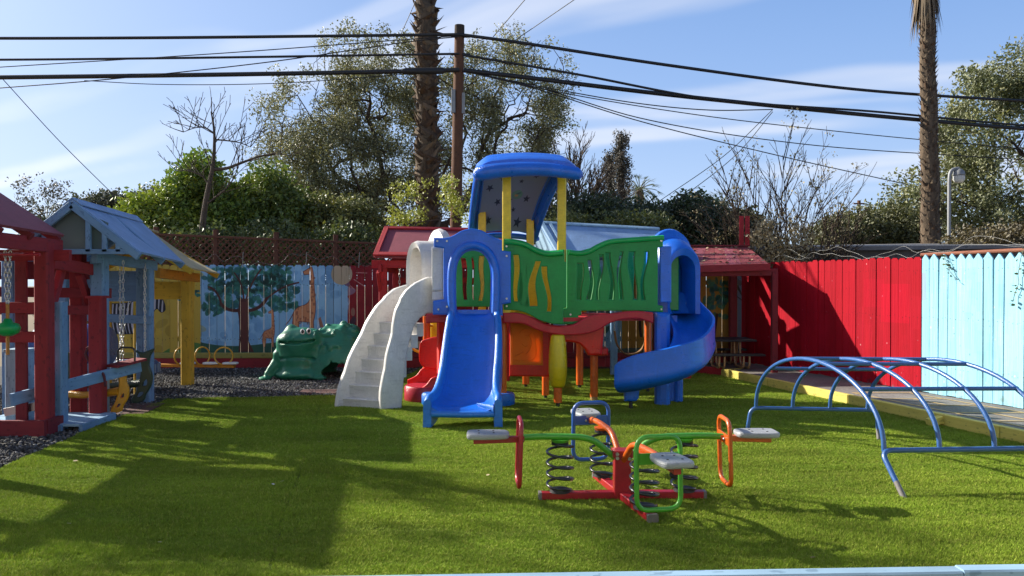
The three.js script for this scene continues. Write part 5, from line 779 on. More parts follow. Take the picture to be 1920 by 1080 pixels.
{ // ---- spiral slide, its hood and column
  const key = [[2.20, 1.22, 11.02, 0.9], [2.30, 1.16, 10.95, 1.0], [2.38, 1.02, 10.78, 0.9], [2.40, 0.87, 10.52, 1], [2.30, 0.73, 10.26, 1], [2.13, 0.60, 10.08, 1], [1.82, 0.49, 10.04, 1], [1.58, 0.42, 10.12, 0.95], [1.42, 0.385, 10.20, 0.7]];
  const cv = new THREE.CatmullRomCurve3(key.map((k) => V(k[0], k[1], -k[2])), false, 'centripetal'), N = 56, secs = [];
  for (let i = 0; i <= N; i++) {
    const t = i / N, p = cv.getPoint(t), tan = cv.getTangent(t).setY(0).normalize(), out = V(tan.z, 0, -tan.x); // outer side of a right-hand sweep
    const q = t * (key.length - 1), k = Math.min(key.length - 2, Math.floor(q)), hgt = lerp(key[k][3], key[k + 1][3], q - k), w = 0.21 + 0.03 * Math.sin(t * 3.14), ho = 0.06 + 0.24 * hgt, hi = 0.05 + 0.05 * hgt;
    const s = [[w + 0.035, ho], [w + 0.005, ho + 0.012], [w - 0.02, ho - 0.01], [w - 0.035, ho * 0.5], [w - 0.09, 0.03], [0, 0], [-w + 0.09, 0.02], [-w + 0.04, hi * 0.6], [-w + 0.02, hi - 0.008], [-w, hi + 0.01], [-w - 0.025, hi], [-w - 0.02, -0.06], [-w + 0.08, -0.14], [0, -0.17], [w - 0.08, -0.15], [w + 0.02, -0.08], [w + 0.045, -0.02], [w + 0.035, 0.03]];
    secs.push(s.map(([o, y]) => p.clone().addScaledVector(out, o).add(V(0, y, 0))));
  }
  const end = secs[N].map((p) => p.clone()), ec = end.reduce((a, p) => a.add(p), V(0, 0, 0)).multiplyScalar(1 / end.length); 
  secs.push(end.map((p) => p.clone().lerp(ec, 0.12).add(V(-0.035, -0.01, 0))), end.map((p) => p.clone().lerp(ec, 0.35).add(V(-0.05, -0.02, 0))));
  mesh('spiral_slide', loft(secs, true, 0.9), M.pBlue, PS);
  const cx = X(1254, 10.72); mesh('column', [upright([[1228, 585], [1256, 585], [1256, 766], [1228, 766]], 10.6, 0.2, [], 0.06), upright([[1262, 640], [1280, 640], [1280, 757], [1262, 757]], 10.85, 0.16, [], 0.05)], M.pBlue, PS);
  mesh('column_panel', upright([[1252, 590], [1270, 590], [1270, 752], [1252, 752]], 10.82, 0.05, [], 0.012), M.pBlue, PS); mesh('column_groove', [tube([P(1256, 722, 10.79), P(1260, 726, 10.79), P(1266, 725, 10.79), P(1269, 722, 10.79)], 0.006, 16, 5)], M.pBlue, PS);
  mesh('exit_leg', upright([[1170, 715], [1199, 715], [1197, 746], [1191, 752], [1171, 752]], 10.28, 0.14, [], 0.03), M.pBlue, PS); mesh('foot', [new THREE.CylinderGeometry(0.02, 0.03, 0.1, 10).translate(X(1183, 10.28), 0.05, -10.28), new THREE.CylinderGeometry(0.05, 0.06, 0.08, 12).translate(X(1270, 10.85), 0.03, -10.85)], M.black, PS);
  // hood: a short arched tunnel facing the camera and the right
  const ry = 0.32, pv = V(X(1276, 10.85), 0, -10.85), A = (w, top, n = 16) => { const q = [[-w, 1.2]]; for (let i = 0; i <= n; i++) { const a = Math.PI - i / n * Math.PI; q.push([Math.cos(a) * w, top - w * 1.1 + Math.sin(a) * w * 1.1]); } q.push([w, 1.2]); return q; };
  const at = (l, y, o) => V(l, y, o).applyAxisAngle(V(0, 1, 0), ry).add(pv);
  const L = (q, o, s = 1, dy = 0) => q.map(([l, y]) => at(l * s, y + dy, o));
  const i0 = A(0.195, 2.0), o0 = A(0.245, 2.09), o1 = A(0.29, 2.22), o2 = A(0.30, 2.28);
  mesh('slide_hood', loft([L(i0, 0.06), L(o0, 0.10), L(A(0.255, 2.12), 0.08), L(o1, -0.08), L(A(0.30, 2.26), -0.22), L(A(0.335, 2.36), -0.25), L(A(0.345, 2.38), -0.30), L(A(0.335, 2.36), -0.36), L(A(0.02, 1.5), -0.37)], false, 0.9), M.pBlue, PS);
  mesh('hood_inside', loft([L(i0, 0.06), L(i0, -0.30)], false), M.pBlue, PS);
  mesh('hood_panel', upright([[1237, 462], [1258, 462], [1258, 567], [1237, 567]], 10.62, 0.08, [], 0.015), M.pBlue, PS);
}
// ---------------------------------------------------------------- four seat spring seesaw
{
  const c = V(0.83, 0, -6.0), S = thing('spring_seesaw', 'four seat spring seesaw with red post and coloured handle loops', 'seesaw', [0.83, 0, -6.0]);
  const dirs = [[V(-1, 0, 0.055), 'L'], [V(1, 0, 0.0), 'R'], [V(0.2, 0, 0.98), 'F'], [V(-0.2, 0, -0.98), 'B']];
  mesh('post', [box(c.x, 0.19, c.z, 0.125, 0.34, 0.11, 0.05), box(c.x, 0.355, c.z, 0.15, 0.05, 0.14, 0.05)], M.sRed, S);
  mesh('bolt', [[-0.045, 0.33], [0.045, 0.325], [-0.045, 0.36]].map(([x, y]) => new THREE.CylinderGeometry(0.013, 0.013, 0.02, 8).rotateX(1.57).translate(c.x + x, y, c.z + 0.078)), M.steel, S);
  const colr = { L: [M.sGreen, M.sRed, M.sRed], R: [M.sGreen, M.sOrange, M.sOrange], F: [M.sOrange, M.sRed, M.sGreen], B: [M.sOrange, M.sOrange, M.sBlue] };
  for (const [d0, k] of dirs) {
    const d = d0.clone().normalize(), lat = V(-d.z, 0, d.x), at = (r, y, l = 0) => c.clone().addScaledVector(d, r).addScaledVector(lat, l).setY(y);
    const base = mesh('base_arm', beam(at(0.05, 0.04), at(0.61, 0.04), 0.075, 0.055), M.sRed, S); mesh('end_cap', beam(at(0.61, 0.04), at(0.632, 0.04), 0.078, 0.058), M.tip, base);
    const out = k === 'F' || k === 'B' ? 0.92 : 1.0;
    const arm = mesh('arm', pipe(bend([at(0.03, 0.30), at(0.10, 0.36), at(0.24, 0.475), at(0.62, 0.485), at(0.78, 0.475)], 0.13, 8), 0.024, 12), colr[k][0], S);
    mesh('seat_bar', beam(at(0.74, 0.468), at(out + 0.12, 0.458), 0.05, 0.045), colr[k][1], S);
    const seat = plate(spl([[-0.16, -0.07], [-0.13, -0.095], [0.08, -0.11], [0.14, -0.09], [0.15, 0], [0.14, 0.09], [0.08, 0.11], [-0.13, 0.095], [-0.16, 0.07]], 4, true), 0.042, [], 0.014).rotateX(-Math.PI / 2); seat.rotateY(Math.atan2(-d.z, d.x)); const sp = at(out + 0.02, 0.502); seat.translate(sp.x, sp.y, sp.z); const sm = mesh('seat', seat, M.pSeat, S);
    mesh('screw', [[-0.05, 0.04], [-0.05, -0.04], [0.06, 0.05], [0.06, -0.05]].map(([a, b]) => { const p = at(out + 0.02 + a, 0.524, b); return new THREE.CylinderGeometry(0.008, 0.008, 0.004, 8).translate(p.x, p.y, p.z); }), M.black, sm);
    const hr = k === 'F' ? 0.72 : k === 'B' ? 0.78 : 0.77, w = 0.155; // handle loop
    const lp = bend([at(hr, 0.615, -w), at(hr, 0.615, w), at(hr + 0.015, 0.13, w), at(hr + 0.015, 0.13, -w)], 0.09, 7, true);
    const loop = mesh('handle_loop', pipe(lp, 0.017, 10, true), colr[k][2], S); mesh('loop_plate', beam(at(hr, 0.468, -w), at(hr, 0.468, w), 0.012, 0.075), colr[k][2], loop);
    mesh('bolt', [-0.05, 0.05].map((l) => { const p = at(hr - 0.012, 0.468, l); return new THREE.SphereGeometry(0.011, 8, 6).translate(p.x, p.y, p.z); }), M.steel, loop);
    const sr = 0.47, s0 = at(sr, 0.085), pts = []; const turns = 4.3; for (let i = 0; i <= 110; i++) { const t = i / 110, a = t * turns * 6.283, r = 0.097 * (t < 0.06 ? 0.85 : t > 0.94 ? 0.7 : 1); pts.push(V(s0.x + Math.cos(a) * r, 0.085 + t * 0.345, s0.z + Math.sin(a) * r)); }
    mesh('spring', pipe(pts, 0.0105, 7), M.spring, S); mesh('spring_mount', [new THREE.CylinderGeometry(0.075, 0.08, 0.022, 18).translate(s0.x, 0.078, s0.z), new THREE.CylinderGeometry(0.065, 0.065, 0.02, 18).translate(s0.x, 0.432, s0.z)], M.black, S); const tp = at(sr, 0.452); mesh('mount_plate', new THREE.CylinderGeometry(0.07, 0.06, 0.02, 16).translate(tp.x, tp.y, tp.z), colr[k][0], S);
    if (k === 'F') mesh('bumper', new THREE.SphereGeometry(0.028, 10, 8).translate(at(out + 0.06, 0.43).x, 0.425, at(out + 0.06, 0).z), M.rubber, S);
  }
}
// ---------------------------------------------------------------- blue arched climber
{
  const F0 = V(X(1418, 8.5), 0.30, -8.5), F1 = V(X(1634, 8.35), 0.30, -8.35), N0 = V(2.94, 0.315, -6.28), N1 = V(4.34, 0.315, -6.36);
  const D = thing('arch_climber', 'blue painted steel arch climber with worn feet', 'climbing frame', [3.3, 0, -7.3]), r = 0.021;
  mesh('far_rail', pipe(bend([V(F0.x - 0.10, 0.0, F0.z + 0.0), V(F0.x - 0.055, 0.295, F0.z), F1.clone().add(V(0.06, -0.005, 0)), V(F1.x + 0.03, 0.0, F1.z + 0.12)], 0.08), r, 12), M.sDome, D);
  mesh('near_rail', pipe(bend([V(N0.x + 0.02, 0.0, N0.z + 0.30), V(N0.x - 0.035, 0.315, N0.z + 0.02), N1.clone().add(V(0.08, 0, 0)), V(N1.x + 0.14, 0, N1.z + 0.30)], 0.09), r, 12), M.sDome, D);
  const worn = (a, b) => mesh('worn_foot', pipe([a, a.clone().lerp(b, 0.36)], r * 1.03, 12), M.tip, D);
  worn(V(N0.x + 0.02, 0.0, N0.z + 0.30), V(N0.x - 0.035, 0.315, N0.z + 0.02)); worn(V(F1.x + 0.03, 0, F1.z + 0.12), V(F1.x + 0.06, 0.295, F1.z));
  const arcs = []; const H = 0.92;
  for (let i = 0; i < 4; i++) {
    const f = F0.clone().lerp(F1, i / 3 * 0.97), n = N0.clone().lerp(N1, i / 3 * 0.97 + 0.0), pts = [];
    for (let k = 0; k <= 28; k++) { const t = k / 28, a = Math.PI * t, p = f.clone().lerp(n, 0.5 - 0.5 * Math.cos(a)); p.y = 0.305 + (H - 0.305) * Math.pow(Math.sin(a), 0.92); pts.push(p); }
    arcs.push(pts); mesh('arch', pipe(pts, r * 0.92, 12), M.sDome, D);
  }
  for (const k of [7, 12, 16, 21]) { const pts = arcs.map((a) => a[k].clone().add(V(0, 0.0, 0))); mesh('rung', pipe([pts[0].clone().lerp(pts[1], -0.03), ...pts.slice(1, 3), pts[3].clone().lerp(pts[2], -0.03)], r * 0.86, 10), M.sDome, D); }
}
// ---------------------------------------------------------------- rail the photographer stands behind
{
  const f = thing('front_fence', 'light blue timber rail in the foreground below the camera', 'fence', [0.6, 0, -2.0]);
  const a = P(600, 1087, 2.0), b = P(1800, 1068, 2.0), b2 = P(2250, 1060, 2.0), a0 = P(-300, 1102, 2.0), dn = (p) => p.clone().add(V(0, -0.055, 0));
  mesh('rail', beam(dn(a0), dn(a), 0.045, 0.11), M.paleBlue, f); mesh('rail', beam(dn(a), dn(b), 0.045, 0.11), M.paleBlue, f); mesh('rail', beam(dn(b).add(V(0.003, .003, 0)), dn(b2), 0.045, 0.11), M.paleBlue, f);
  for (let i = 0; i < 24; i++) { const x = -1.6 + i * 0.145; mesh('picket', beam(V(x, 0.05, -1.965), V(x, 0.80, -1.965), 0.09, 0.018), M.paleBlue, f); } for (const x of [-1.2, 0.3, 1.5]) mesh('post', post(x, -2.06, 0, 0.82, 0.07), M.paleBlue, f);
}
// ---------------------------------------------------------------- trees, palms, poles and wires beyond the fences
const T_bark = tex(256, (u, v) => { const g = fbm(u * 16, v * 5, 4, 16, 5), f = fbm(u * 50, v * 30, 2, 50, 30); const k = 0.35 + 0.4 * g + 0.2 * f; return [k, k * 0.93, k * 0.85]; }, true);
const bark = (r, g, b) => new THREE.MeshStandardMaterial({ color: C(r, g, b), map: T_bark, bumpMap: T_bark, bumpScale: 0.02, roughness: 0.95 });
const BK = { husk: bark(0.42, 0.36, 0.28), oak: bark(0.16, 0.13, 0.11), grey: bark(0.26, 0.23, 0.20), twig: bark(0.17, 0.13, 0.10), brown: bark(0.22, 0.15, 0.10), palm: bark(0.26, 0.21, 0.16), pole: wood(0.16, 0.07, 0.035, 0.9) };
const leafMat = (rough = 0.6, tr = 0.5) => new THREE.MeshPhysicalMaterial({ color: C(1, 1, 1), roughness: rough, transmission: tr, thickness: 0, side: THREE.DoubleSide });
const LEAF = leafMat();
function leafCluster(seed, n, R, l, w) { // n folded leaves spread through a small ball
  const r = rand(seed), pos = [];
  for (let i = 0; i < n; i++) {
    const c = V(r() - .5, r() - .5, r() - .5).multiplyScalar(2 * R), d = V(r() - .5, r() - .5, r() - .5).normalize(), s = V().crossVectors(d, V(r() - .5, r() - .5, r() - .5)).normalize(), u = V().crossVectors(s, d), k = 0.7 + 0.6 * r(), L = l * k, W = w * k;
    const a = c.clone(), b = c.clone().addScaledVector(d, L), m1 = c.clone().addScaledVector(d, L * .45).addScaledVector(s, W).addScaledVector(u, W * .4), m2 = c.clone().addScaledVector(d, L * .45).addScaledVector(s, -W).addScaledVector(u, W * .4);
    for (const p of [a, m1, b, a, b, m2]) pos.push(p.x, p.y, p.z);
  }
  const g = new THREE.BufferGeometry(); g.setAttribute('position', new THREE.Float32BufferAttribute(pos, 3)); g.computeVertexNormals(); return boxUV(g);
}
// branches reach every point of a cloud; each new branch leaves the nearest limb already grown
function grow(root, cloud, o) {
  const r = rand(o.seed), nodes = [{ p: root.clone(), par: -1, len: 0 }];
  const add = (p, par) => { nodes.push({ p, par, len: nodes[par].len + p.distanceTo(nodes[par].p) }); return nodes.length - 1; };
  const path = (from, to, n, jit, lift) => { let par = from; const a = nodes[from].p.clone(); for (let i = 1; i <= n; i++) { const t = i / n, p = a.clone().lerp(to, t); if (i < n) p.add(V((r() - .5) * jit, (r() - .5) * jit + lift * Math.sin(t * Math.PI), (r() - .5) * jit)); par = add(p, par); } return par; };
  for (const t of o.limbs || []) { let cur = 0, bd = 1e9; if (nodes.length > 1) nodes.forEach((n, i) => { const d = n.p.distanceTo(t[1]) + (n.p.y > t[1].y ? 0.5 : 0); if (d < bd) { bd = d; cur = i; } }); for (const p of t.slice(1)) cur = path(cur, p, Math.max(2, Math.round(nodes[cur].p.distanceTo(p) / (o.step || 0.4))), (o.jit || 0.12), 0); }
  const pts = cloud.slice().sort((a, b) => a.distanceTo(root) - b.distanceTo(root));
  for (const q of pts) {
    let best = 0, bd = 1e9; for (let i = 0; i < nodes.length; i++) { const n = nodes[i], d = n.p.distanceTo(q) + (o.w || 0.12) * n.len + (n.p.y > q.y + 0.3 ? (o.down || 0.4) : 0); if (d < bd) { bd = d; best = i; } }
    const L = nodes[best].p.distanceTo(q); if (L < 0.05) continue; nodes[path(best, q, Math.max(1, Math.round(L / (o.step || 0.4))), (o.jit || 0.12) * Math.min(1, L), (o.lift || 0) * L)].tip = true;
  }
  const area = new Float64Array(nodes.length), pw = o.pw || 2.3; const kids = nodes.map(() => 0); nodes.forEach((n) => { if (n.par >= 0) kids[n.par]++; });
  for (let i = nodes.length - 1; i > 0; i--) { if (!kids[i]) area[i] = Math.pow(o.tip || 0.006, pw); area[nodes[i].par] += area[i]; }
  const rad = Array.from(area, (a) => Math.min(o.max || 9, Math.pow(a, 1 / pw)));
  const pos = [], nor = [], uv = [];
  for (let i = 1; i < nodes.length; i++) {
    const a = nodes[nodes[i].par].p, b = nodes[i].p, r0 = Math.min(rad[nodes[i].par], rad[i] * 1.6), r1 = rad[i], dir = b.clone().sub(a); if (dir.lengthSq() < 1e-6) continue; const f = frame(dir, V(0.31, 0.22, 0.9)), e = f.elements, s = r1 > 0.05 ? 9 : r1 > 0.02 ? 6 : 3, L = dir.length();
    const X1 = V(e[0], e[1], e[2]), Z1 = V(e[8], e[9], e[10]); const pt = (k, t) => { const an = k / s * 6.2832, c = Math.cos(an), q = Math.sin(an), rr = t ? r1 : r0, bb = t ? b : a; const n = [X1.x * c + Z1.x * q, X1.y * c + Z1.y * q, X1.z * c + Z1.z * q]; return [[bb.x + n[0] * rr, bb.y + n[1] * rr, bb.z + n[2] * rr], n, [k / s * 0.6, (nodes[i].len - (t ? 0 : L))]]; };
    for (let q = 0; q < s; q++) for (const [kk, t] of [[q, 0], [q, 1], [q + 1, 1], [q, 0], [q + 1, 1], [q + 1, 0]]) { const [p, n, u] = pt(kk, t); pos.push(...p); nor.push(...n); uv.push(...u); }
  }
  const g = new THREE.BufferGeometry(); g.setAttribute('position', new THREE.Float32BufferAttribute(pos, 3)); g.setAttribute('normal', new THREE.Float32BufferAttribute(nor, 3)); g.setAttribute('uv', new THREE.Float32BufferAttribute(uv, 2));
  return { g, nodes, rad, thin: nodes.filter((n, i) => i && rad[i] < (o.thin || 0.02)) };
}
function cloudIn(blobs, n, seed, hollow = 0.3) { // points through a union of ellipsoids [c, rx, ry, rz, weight]
  const r = rand(seed), out = [], W = blobs.reduce((s, b) => s + (b[4] || 1), 0);
  while (out.length < n) { let k = r() * W, b; for (b of blobs) { k -= b[4] || 1; if (k <= 0) break; } const d = V(r() - .5, r() - .5, r() - .5).normalize().multiplyScalar(Math.pow(lerp(hollow, 1, r()), 0.5)); out.push(V(b[0].x + d.x * b[1], b[0].y + d.y * b[2], b[0].z + d.z * b[3])); }
  return out.filter((p) => p.y > 0.3);
}
const LC = { a: leafCluster(1, 14, 0.14, 0.052, 0.018), b: leafCluster(2, 10, 0.16, 0.11, 0.035), c: leafCluster(3, 20, 0.22, 0.085, 0.028), d: leafCluster(4, 5, 0.1, 0.06, 0.02) };
function foliage(parent, thin, n, seed, geo, spread, colf, sc = 1, name = 'crown', clump = 0) {
  const r = rand(seed), mats = [], cols = [], o = new THREE.Object3D();
  for (let i = 0; i < n; i++) { const t = thin[Math.floor(r() * thin.length)]; o.position.copy(t.p).add(V((r() - .5) * spread, (r() - .5) * spread, (r() - .5) * spread)); if (o.position.y < 0.15) continue; if (clump && fbm(o.position.x * clump + 50, (o.position.y + o.position.z * 0.6) * clump + 50, 2) < 0.37 + 0.10 * r()) continue; o.rotation.set(r() * 6, r() * 6, r() * 6); const s = sc * (0.7 + 0.7 * r()); o.scale.setScalar(s); o.updateMatrix(); mats.push(o.matrix.clone()); cols.push(colf(r, o.position)); }
  return instanced(name, geo, LEAF, mats, cols, parent);
}
function tree(name, label, root, cloud, o, leaf) {
  const t = thing(name, label, o.cat || 'tree', [root.x, root.y, root.z], o.group), b = grow(root, cloud, o); mesh('trunk', b.g, o.bark || BK.oak, t);
  if (leaf) foliage(t, b.thin, leaf.n, o.seed + 7, leaf.geo, leaf.spread, leaf.col, leaf.sc, 'crown', leaf.clump || 0); return t;
}
const col = (r0, g0, b0, v = 0.5, y = 0) => (r) => { const k = 1 - v / 2 + v * r(), w = r() < 0.2 ? y : 0; return C(k * (r0 + w), k * (g0 + w * 0.8), k * b0); };
const gnd = (px, d) => V(X(px, d), -0.05, -d);
{ // the big oak behind the tower
  const d = 21.5, B = (px, py, rx, ry, dz, w) => [P(px, py, d + dz), rx * d / CF, ry * d / CF, 1.3, w];
  const cl = cloudIn([B(600, 215, 85, 60, 0, 3), B(690, 160, 90, 62, .4, 3), B(660, 310, 130, 80, -.4, 4), B(740, 260, 90, 110, .5, 3.5), B(620, 390, 95, 62, 0, 3), B(760, 390, 90, 60, .5, 2), B(930, 165, 85, 75, .3, 3.4), B(960, 270, 100, 85, 0, 3.6), B(880, 330, 60, 70, .4, 1.5), B(1010, 215, 45, 50, 0, 1.2), B(560, 300, 50, 60, 0, 1), B(820, 200, 70, 90, .5, 1.6), B(820, 330, 60, 80, .5, 1.4)], 1250, 5);
  cl.push(...cloudIn([B(600, 225, 112, 85, 0, 2), B(700, 130, 110, 62, 0, 2), B(955, 150, 112, 82, 0, 2.4), B(590, 330, 120, 90, 0, 1.6), B(1000, 280, 80, 80, 0, 1)], 420, 76, 0.9));
  tree('oak_tree', 'big sprawling olive green oak behind the play tower', gnd(800, d), cl, { seed: 12, limbs: [[0, P(795, 480, d), P(780, 430, d), P(700, 372, d), P(640, 340, d), P(600, 260, d)], [4, P(720, 330, d), P(690, 220, d), P(700, 130, d)], [3, P(840, 420, d), P(900, 330, d), P(925, 220, d), P(945, 120, d)], [5, P(820, 300, d), P(760, 190, d)]], step: 0.45, jit: 0.22, tip: 0.0085, w: 0.10, pw: 2.15, max: 0.3, thin: 0.03 }, { n: 14500, clump: 1.6, geo: LC.a, spread: 0.55, sc: 0.9, col: col(0.22, 0.225, 0.11, 0.9, 0.15) });
}
{ // citrus trees above the lattice
  const mk = (label, px, d, blobs, n, seed, c, nl, sc = 1) => tree('citrus_tree', label, gnd(px, d), cloudIn(blobs.map(([a, b, rx, ry, w]) => [P(a, b, d), rx * d / CF, ry * d / CF, 0.9, w || 1]), n, seed, 0.2), { seed, step: 0.4, jit: 0.15, tip: 0.007, max: 0.12, group: 'citrus trees above the lattice', bark: BK.brown }, { n: nl * 1.5, clump: 2.4, geo: LC.c, spread: 0.45, sc, col: c });
  mk('low yellow green citrus tree beside the blue hut roof', 310, 17.6, [[305, 420, 50, 42], [270, 425, 26, 24], [345, 440, 46, 34]], 160, 201, col(0.28, 0.36, 0.035, 0.8, 0.16), 1500);
  mk('tallest glossy green citrus tree above the lattice', 400, 18.0, [[383, 350, 26, 40], [372, 385, 40, 40], [410, 412, 58, 38, 1.4], [440, 385, 40, 40, 1.2], [452, 365, 18, 22, .5]], 240, 202, col(0.18, 0.27, 0.03, 0.8, 0.14), 2100);
  mk('rounded green citrus tree left of the oak', 500, 18.4, [[490, 388, 40, 50, 1.2], [528, 405, 40, 44], [468, 425, 50, 30], [510, 350, 16, 20, .5]], 220, 203, col(0.16, 0.23, 0.035, 0.8, 0.12), 1900, 0.95);
  mk('dull green bush behind the citrus trees', 590, 19.5, [[580, 415, 70, 40], [660, 420, 60, 36]], 160, 204, col(0.20, 0.22, 0.07, 0.8, 0.1), 1300, 0.9);
}
{ // fresh leaved shrub in front of the palm
  const d = 16.4, r = rand(5), tips = []; for (let i = 0; i < 46; i++) tips.push(P(lerp(730, 905, r()), lerp(335, 425, Math.pow(r(), .8)), d + (r() - .5) * 0.8));
  tree('spring_shrub', 'thin shrub with fresh yellow green leaves beside the palm', gnd(815, d), tips, { seed: 33, step: 0.3, jit: 0.12, tip: 0.005, lift: 0.06, cat: 'shrub', bark: BK.grey, thin: 0.012 }, { n: 430, geo: LC.d, spread: 0.2, sc: 0.95, col: col(0.42, 0.45, 0.06, 0.5) });
}
{ // bare young tree at left
  const d = 16.3, q = (a, b) => P(a, b, d);
  const b0 = gnd(378, d), t = thing('bare_tree', 'bare young grey tree rising over the lattice', 'tree', b0.toArray()), r9 = rand(9);
  const st = [b0, q(379, 470), q(380, 430), q(385, 388), q(393, 345), q(400, 312), q(403, 270), q(402, 240), q(397, 210)], lb = [q(400, 318), q(425, 316), q(455, 305), q(490, 293), q(520, 289), q(545, 292)], l2 = [q(386, 385), q(402, 372), q(422, 356), q(440, 332), q(448, 306)], l3 = [q(392, 348), q(380, 330), q(360, 322), q(330, 320)], l4 = [q(402, 262), q(425, 264), q(450, 268), q(470, 276)], l5 = [q(402, 250), q(385, 240), q(368, 240), q(345, 248)];
  const sm = (l, n) => new THREE.CatmullRomCurve3(l, false, 'centripetal').getPoints(n), tap = (l, a, b) => l.map((_, i) => lerp(a, b, i / (l.length - 1)));
  const P1 = sm(st, 40), gs = [pipe(P1, tap(P1, 0.085, 0.014), 9)]; const sprays = [];
  for (const [l, a] of [[lb, 0.04], [l2, 0.028], [l3, 0.016], [l4, 0.018], [l5, 0.016]]) { const q2 = sm(l, 20); gs.push(pipe(q2, tap(q2, a, 0.007), 6)); for (let i = 5; i <= 20; i += 3) sprays.push([q2[i], q2[i].clone().sub(q2[i - 1])]); }
  for (let i = 24; i <= 40; i += 3) sprays.push([P1[i], V(r9() - .5, 0.4, r9() - .5)]);
  sprays.forEach(([p0, dir], i) => { const a = Math.atan2(dir.x, Math.max(0.05, dir.y)); const f = fan(p0, 0, 2, { seed: 400 + i, spread: 0.9, deep: 1.2, L0: 0.35, L1: 0.95, rad: 0.010, foot: 0, tip: 0.0055, sub: 3, sub2: 2, from: 0.3, curve: 0.5, depth: 1 }); f.g.translate(-p0.x, -p0.y, -p0.z); f.g.rotateZ(-clamp(a, -1.3, 1.3) * 0.7); f.g.translate(p0.x, p0.y, p0.z); gs.push(f.g); });
  mesh('trunk', gs, BK.grey, t);
}
// leafless shrub: stems fan out from the stool and fork at acute angles into ever finer twigs
function fan(base, up, n, o) {
  const r = rand(o.seed), out = [], tips = [];
  const shoot = (p, dir, L, rad, depth) => {
    const k = depth ? 4 : 8, pts = [p.clone()], d = dir.clone(), bend2 = V(r() - .5, r() * 0.5, r() - .5).multiplyScalar(o.curve || 0.12); for (let i = 1; i <= k; i++) { d.addScaledVector(bend2, 1 / k).add(V((r() - .5) * 0.09, (r() - .5) * 0.06, (r() - .5) * 0.09)).normalize(); pts.push(pts[i - 1].clone().addScaledVector(d, L / k)); }
    out.push(pipe(pts, pts.map((_, i) => Math.max(o.tip, rad * (1 - 0.8 * i / k))), depth ? 3 : 5)); tips.push({ p: pts[k] });
    if (depth >= (o.depth || 2)) return; const m = Math.round((depth ? (o.sub2 || 4) : (o.sub || 9)) * (0.6 + 0.8 * r()));
    for (let i = 0; i < m; i++) { const t = lerp(depth ? 0.2 : (o.from || 0.25), 0.98, (i + r()) / m) * k, a = Math.floor(t), q = pts[Math.min(a, k)].clone().lerp(pts[Math.min(a + 1, k)], t - a), ax = V(r() - .5, r() - .5, r() - .5).normalize(), dd = pts[Math.min(a + 1, k)].clone().sub(pts[Math.max(0, Math.min(a, k) - (a >= k ? 1 : 0))]).normalize(); const perp = ax.addScaledVector(dd, -ax.dot(dd)).normalize(), an = lerp(0.3, 0.75, r()); shoot(q, dd.multiplyScalar(Math.cos(an)).addScaledVector(perp, Math.sin(an)).add(V(0, 0.12, 0)).normalize(), L * lerp(0.22, 0.5, r()) * (1 - 0.4 * t / k), rad * 0.5, depth + 1); }
  };
  for (let i = 0; i < n; i++) { const a = lerp(-o.spread, o.spread, (i + r()) / n), b = (r() - .5) * o.deep; shoot(base.clone().add(V((r() - .5) * o.foot, 0, (r() - .5) * o.foot)), V(Math.sin(a), Math.cos(a), b).normalize(), lerp(o.L0, o.L1, r()) * (1 - 0.25 * Math.abs(a) / o.spread), o.rad * (0.6 + 0.6 * r()), 0); }
  return { g: mergeGeometries(out.map(norm)), tips };
}
{ // bare multi-stemmed bush over the shelter roof
  const d = 16.0, b0 = gnd(1482, d), t = thing('bare_bush', 'leafless twiggy bush above the red shelter roof', 'bush', b0.toArray()), f = fan(b0.clone().setY(0.1), 0, 26, { seed: 60, spread: 0.62, deep: 0.5, L0: 2.9, L1: 4.9, rad: 0.028, foot: 0.5, tip: 0.0042, sub: 12, sub2: 4, from: 0.35, curve: 0.2 });
  mesh('trunk', f.g, BK.twig, t); foliage(t, f.tips, 380, 64, LC.d, 0.15, col(0.32, 0.26, 0.12, 0.6), 0.8);
  const r = rand(19);
  // overhanging dry sprays on the roof corner
  const t2 = []; for (let i = 0; i < 70; i++) t2.push(P(lerp(1412, 1510, r()), lerp(420, 505, r()), 14.6 + r() * 0.9)); tree('dry_shrub', 'dry brown shrub spilling over the shelter roof corner', gnd(1462, 15.5), t2, { seed: 61, step: 0.25, jit: 0.12, tip: 0.004, cat: 'shrub', bark: BK.twig, thin: 0.02, max: 0.03 }, { n: 380, geo: LC.d, spread: 0.22, sc: 1.05, col: col(0.36, 0.29, 0.15, 0.7) });
}
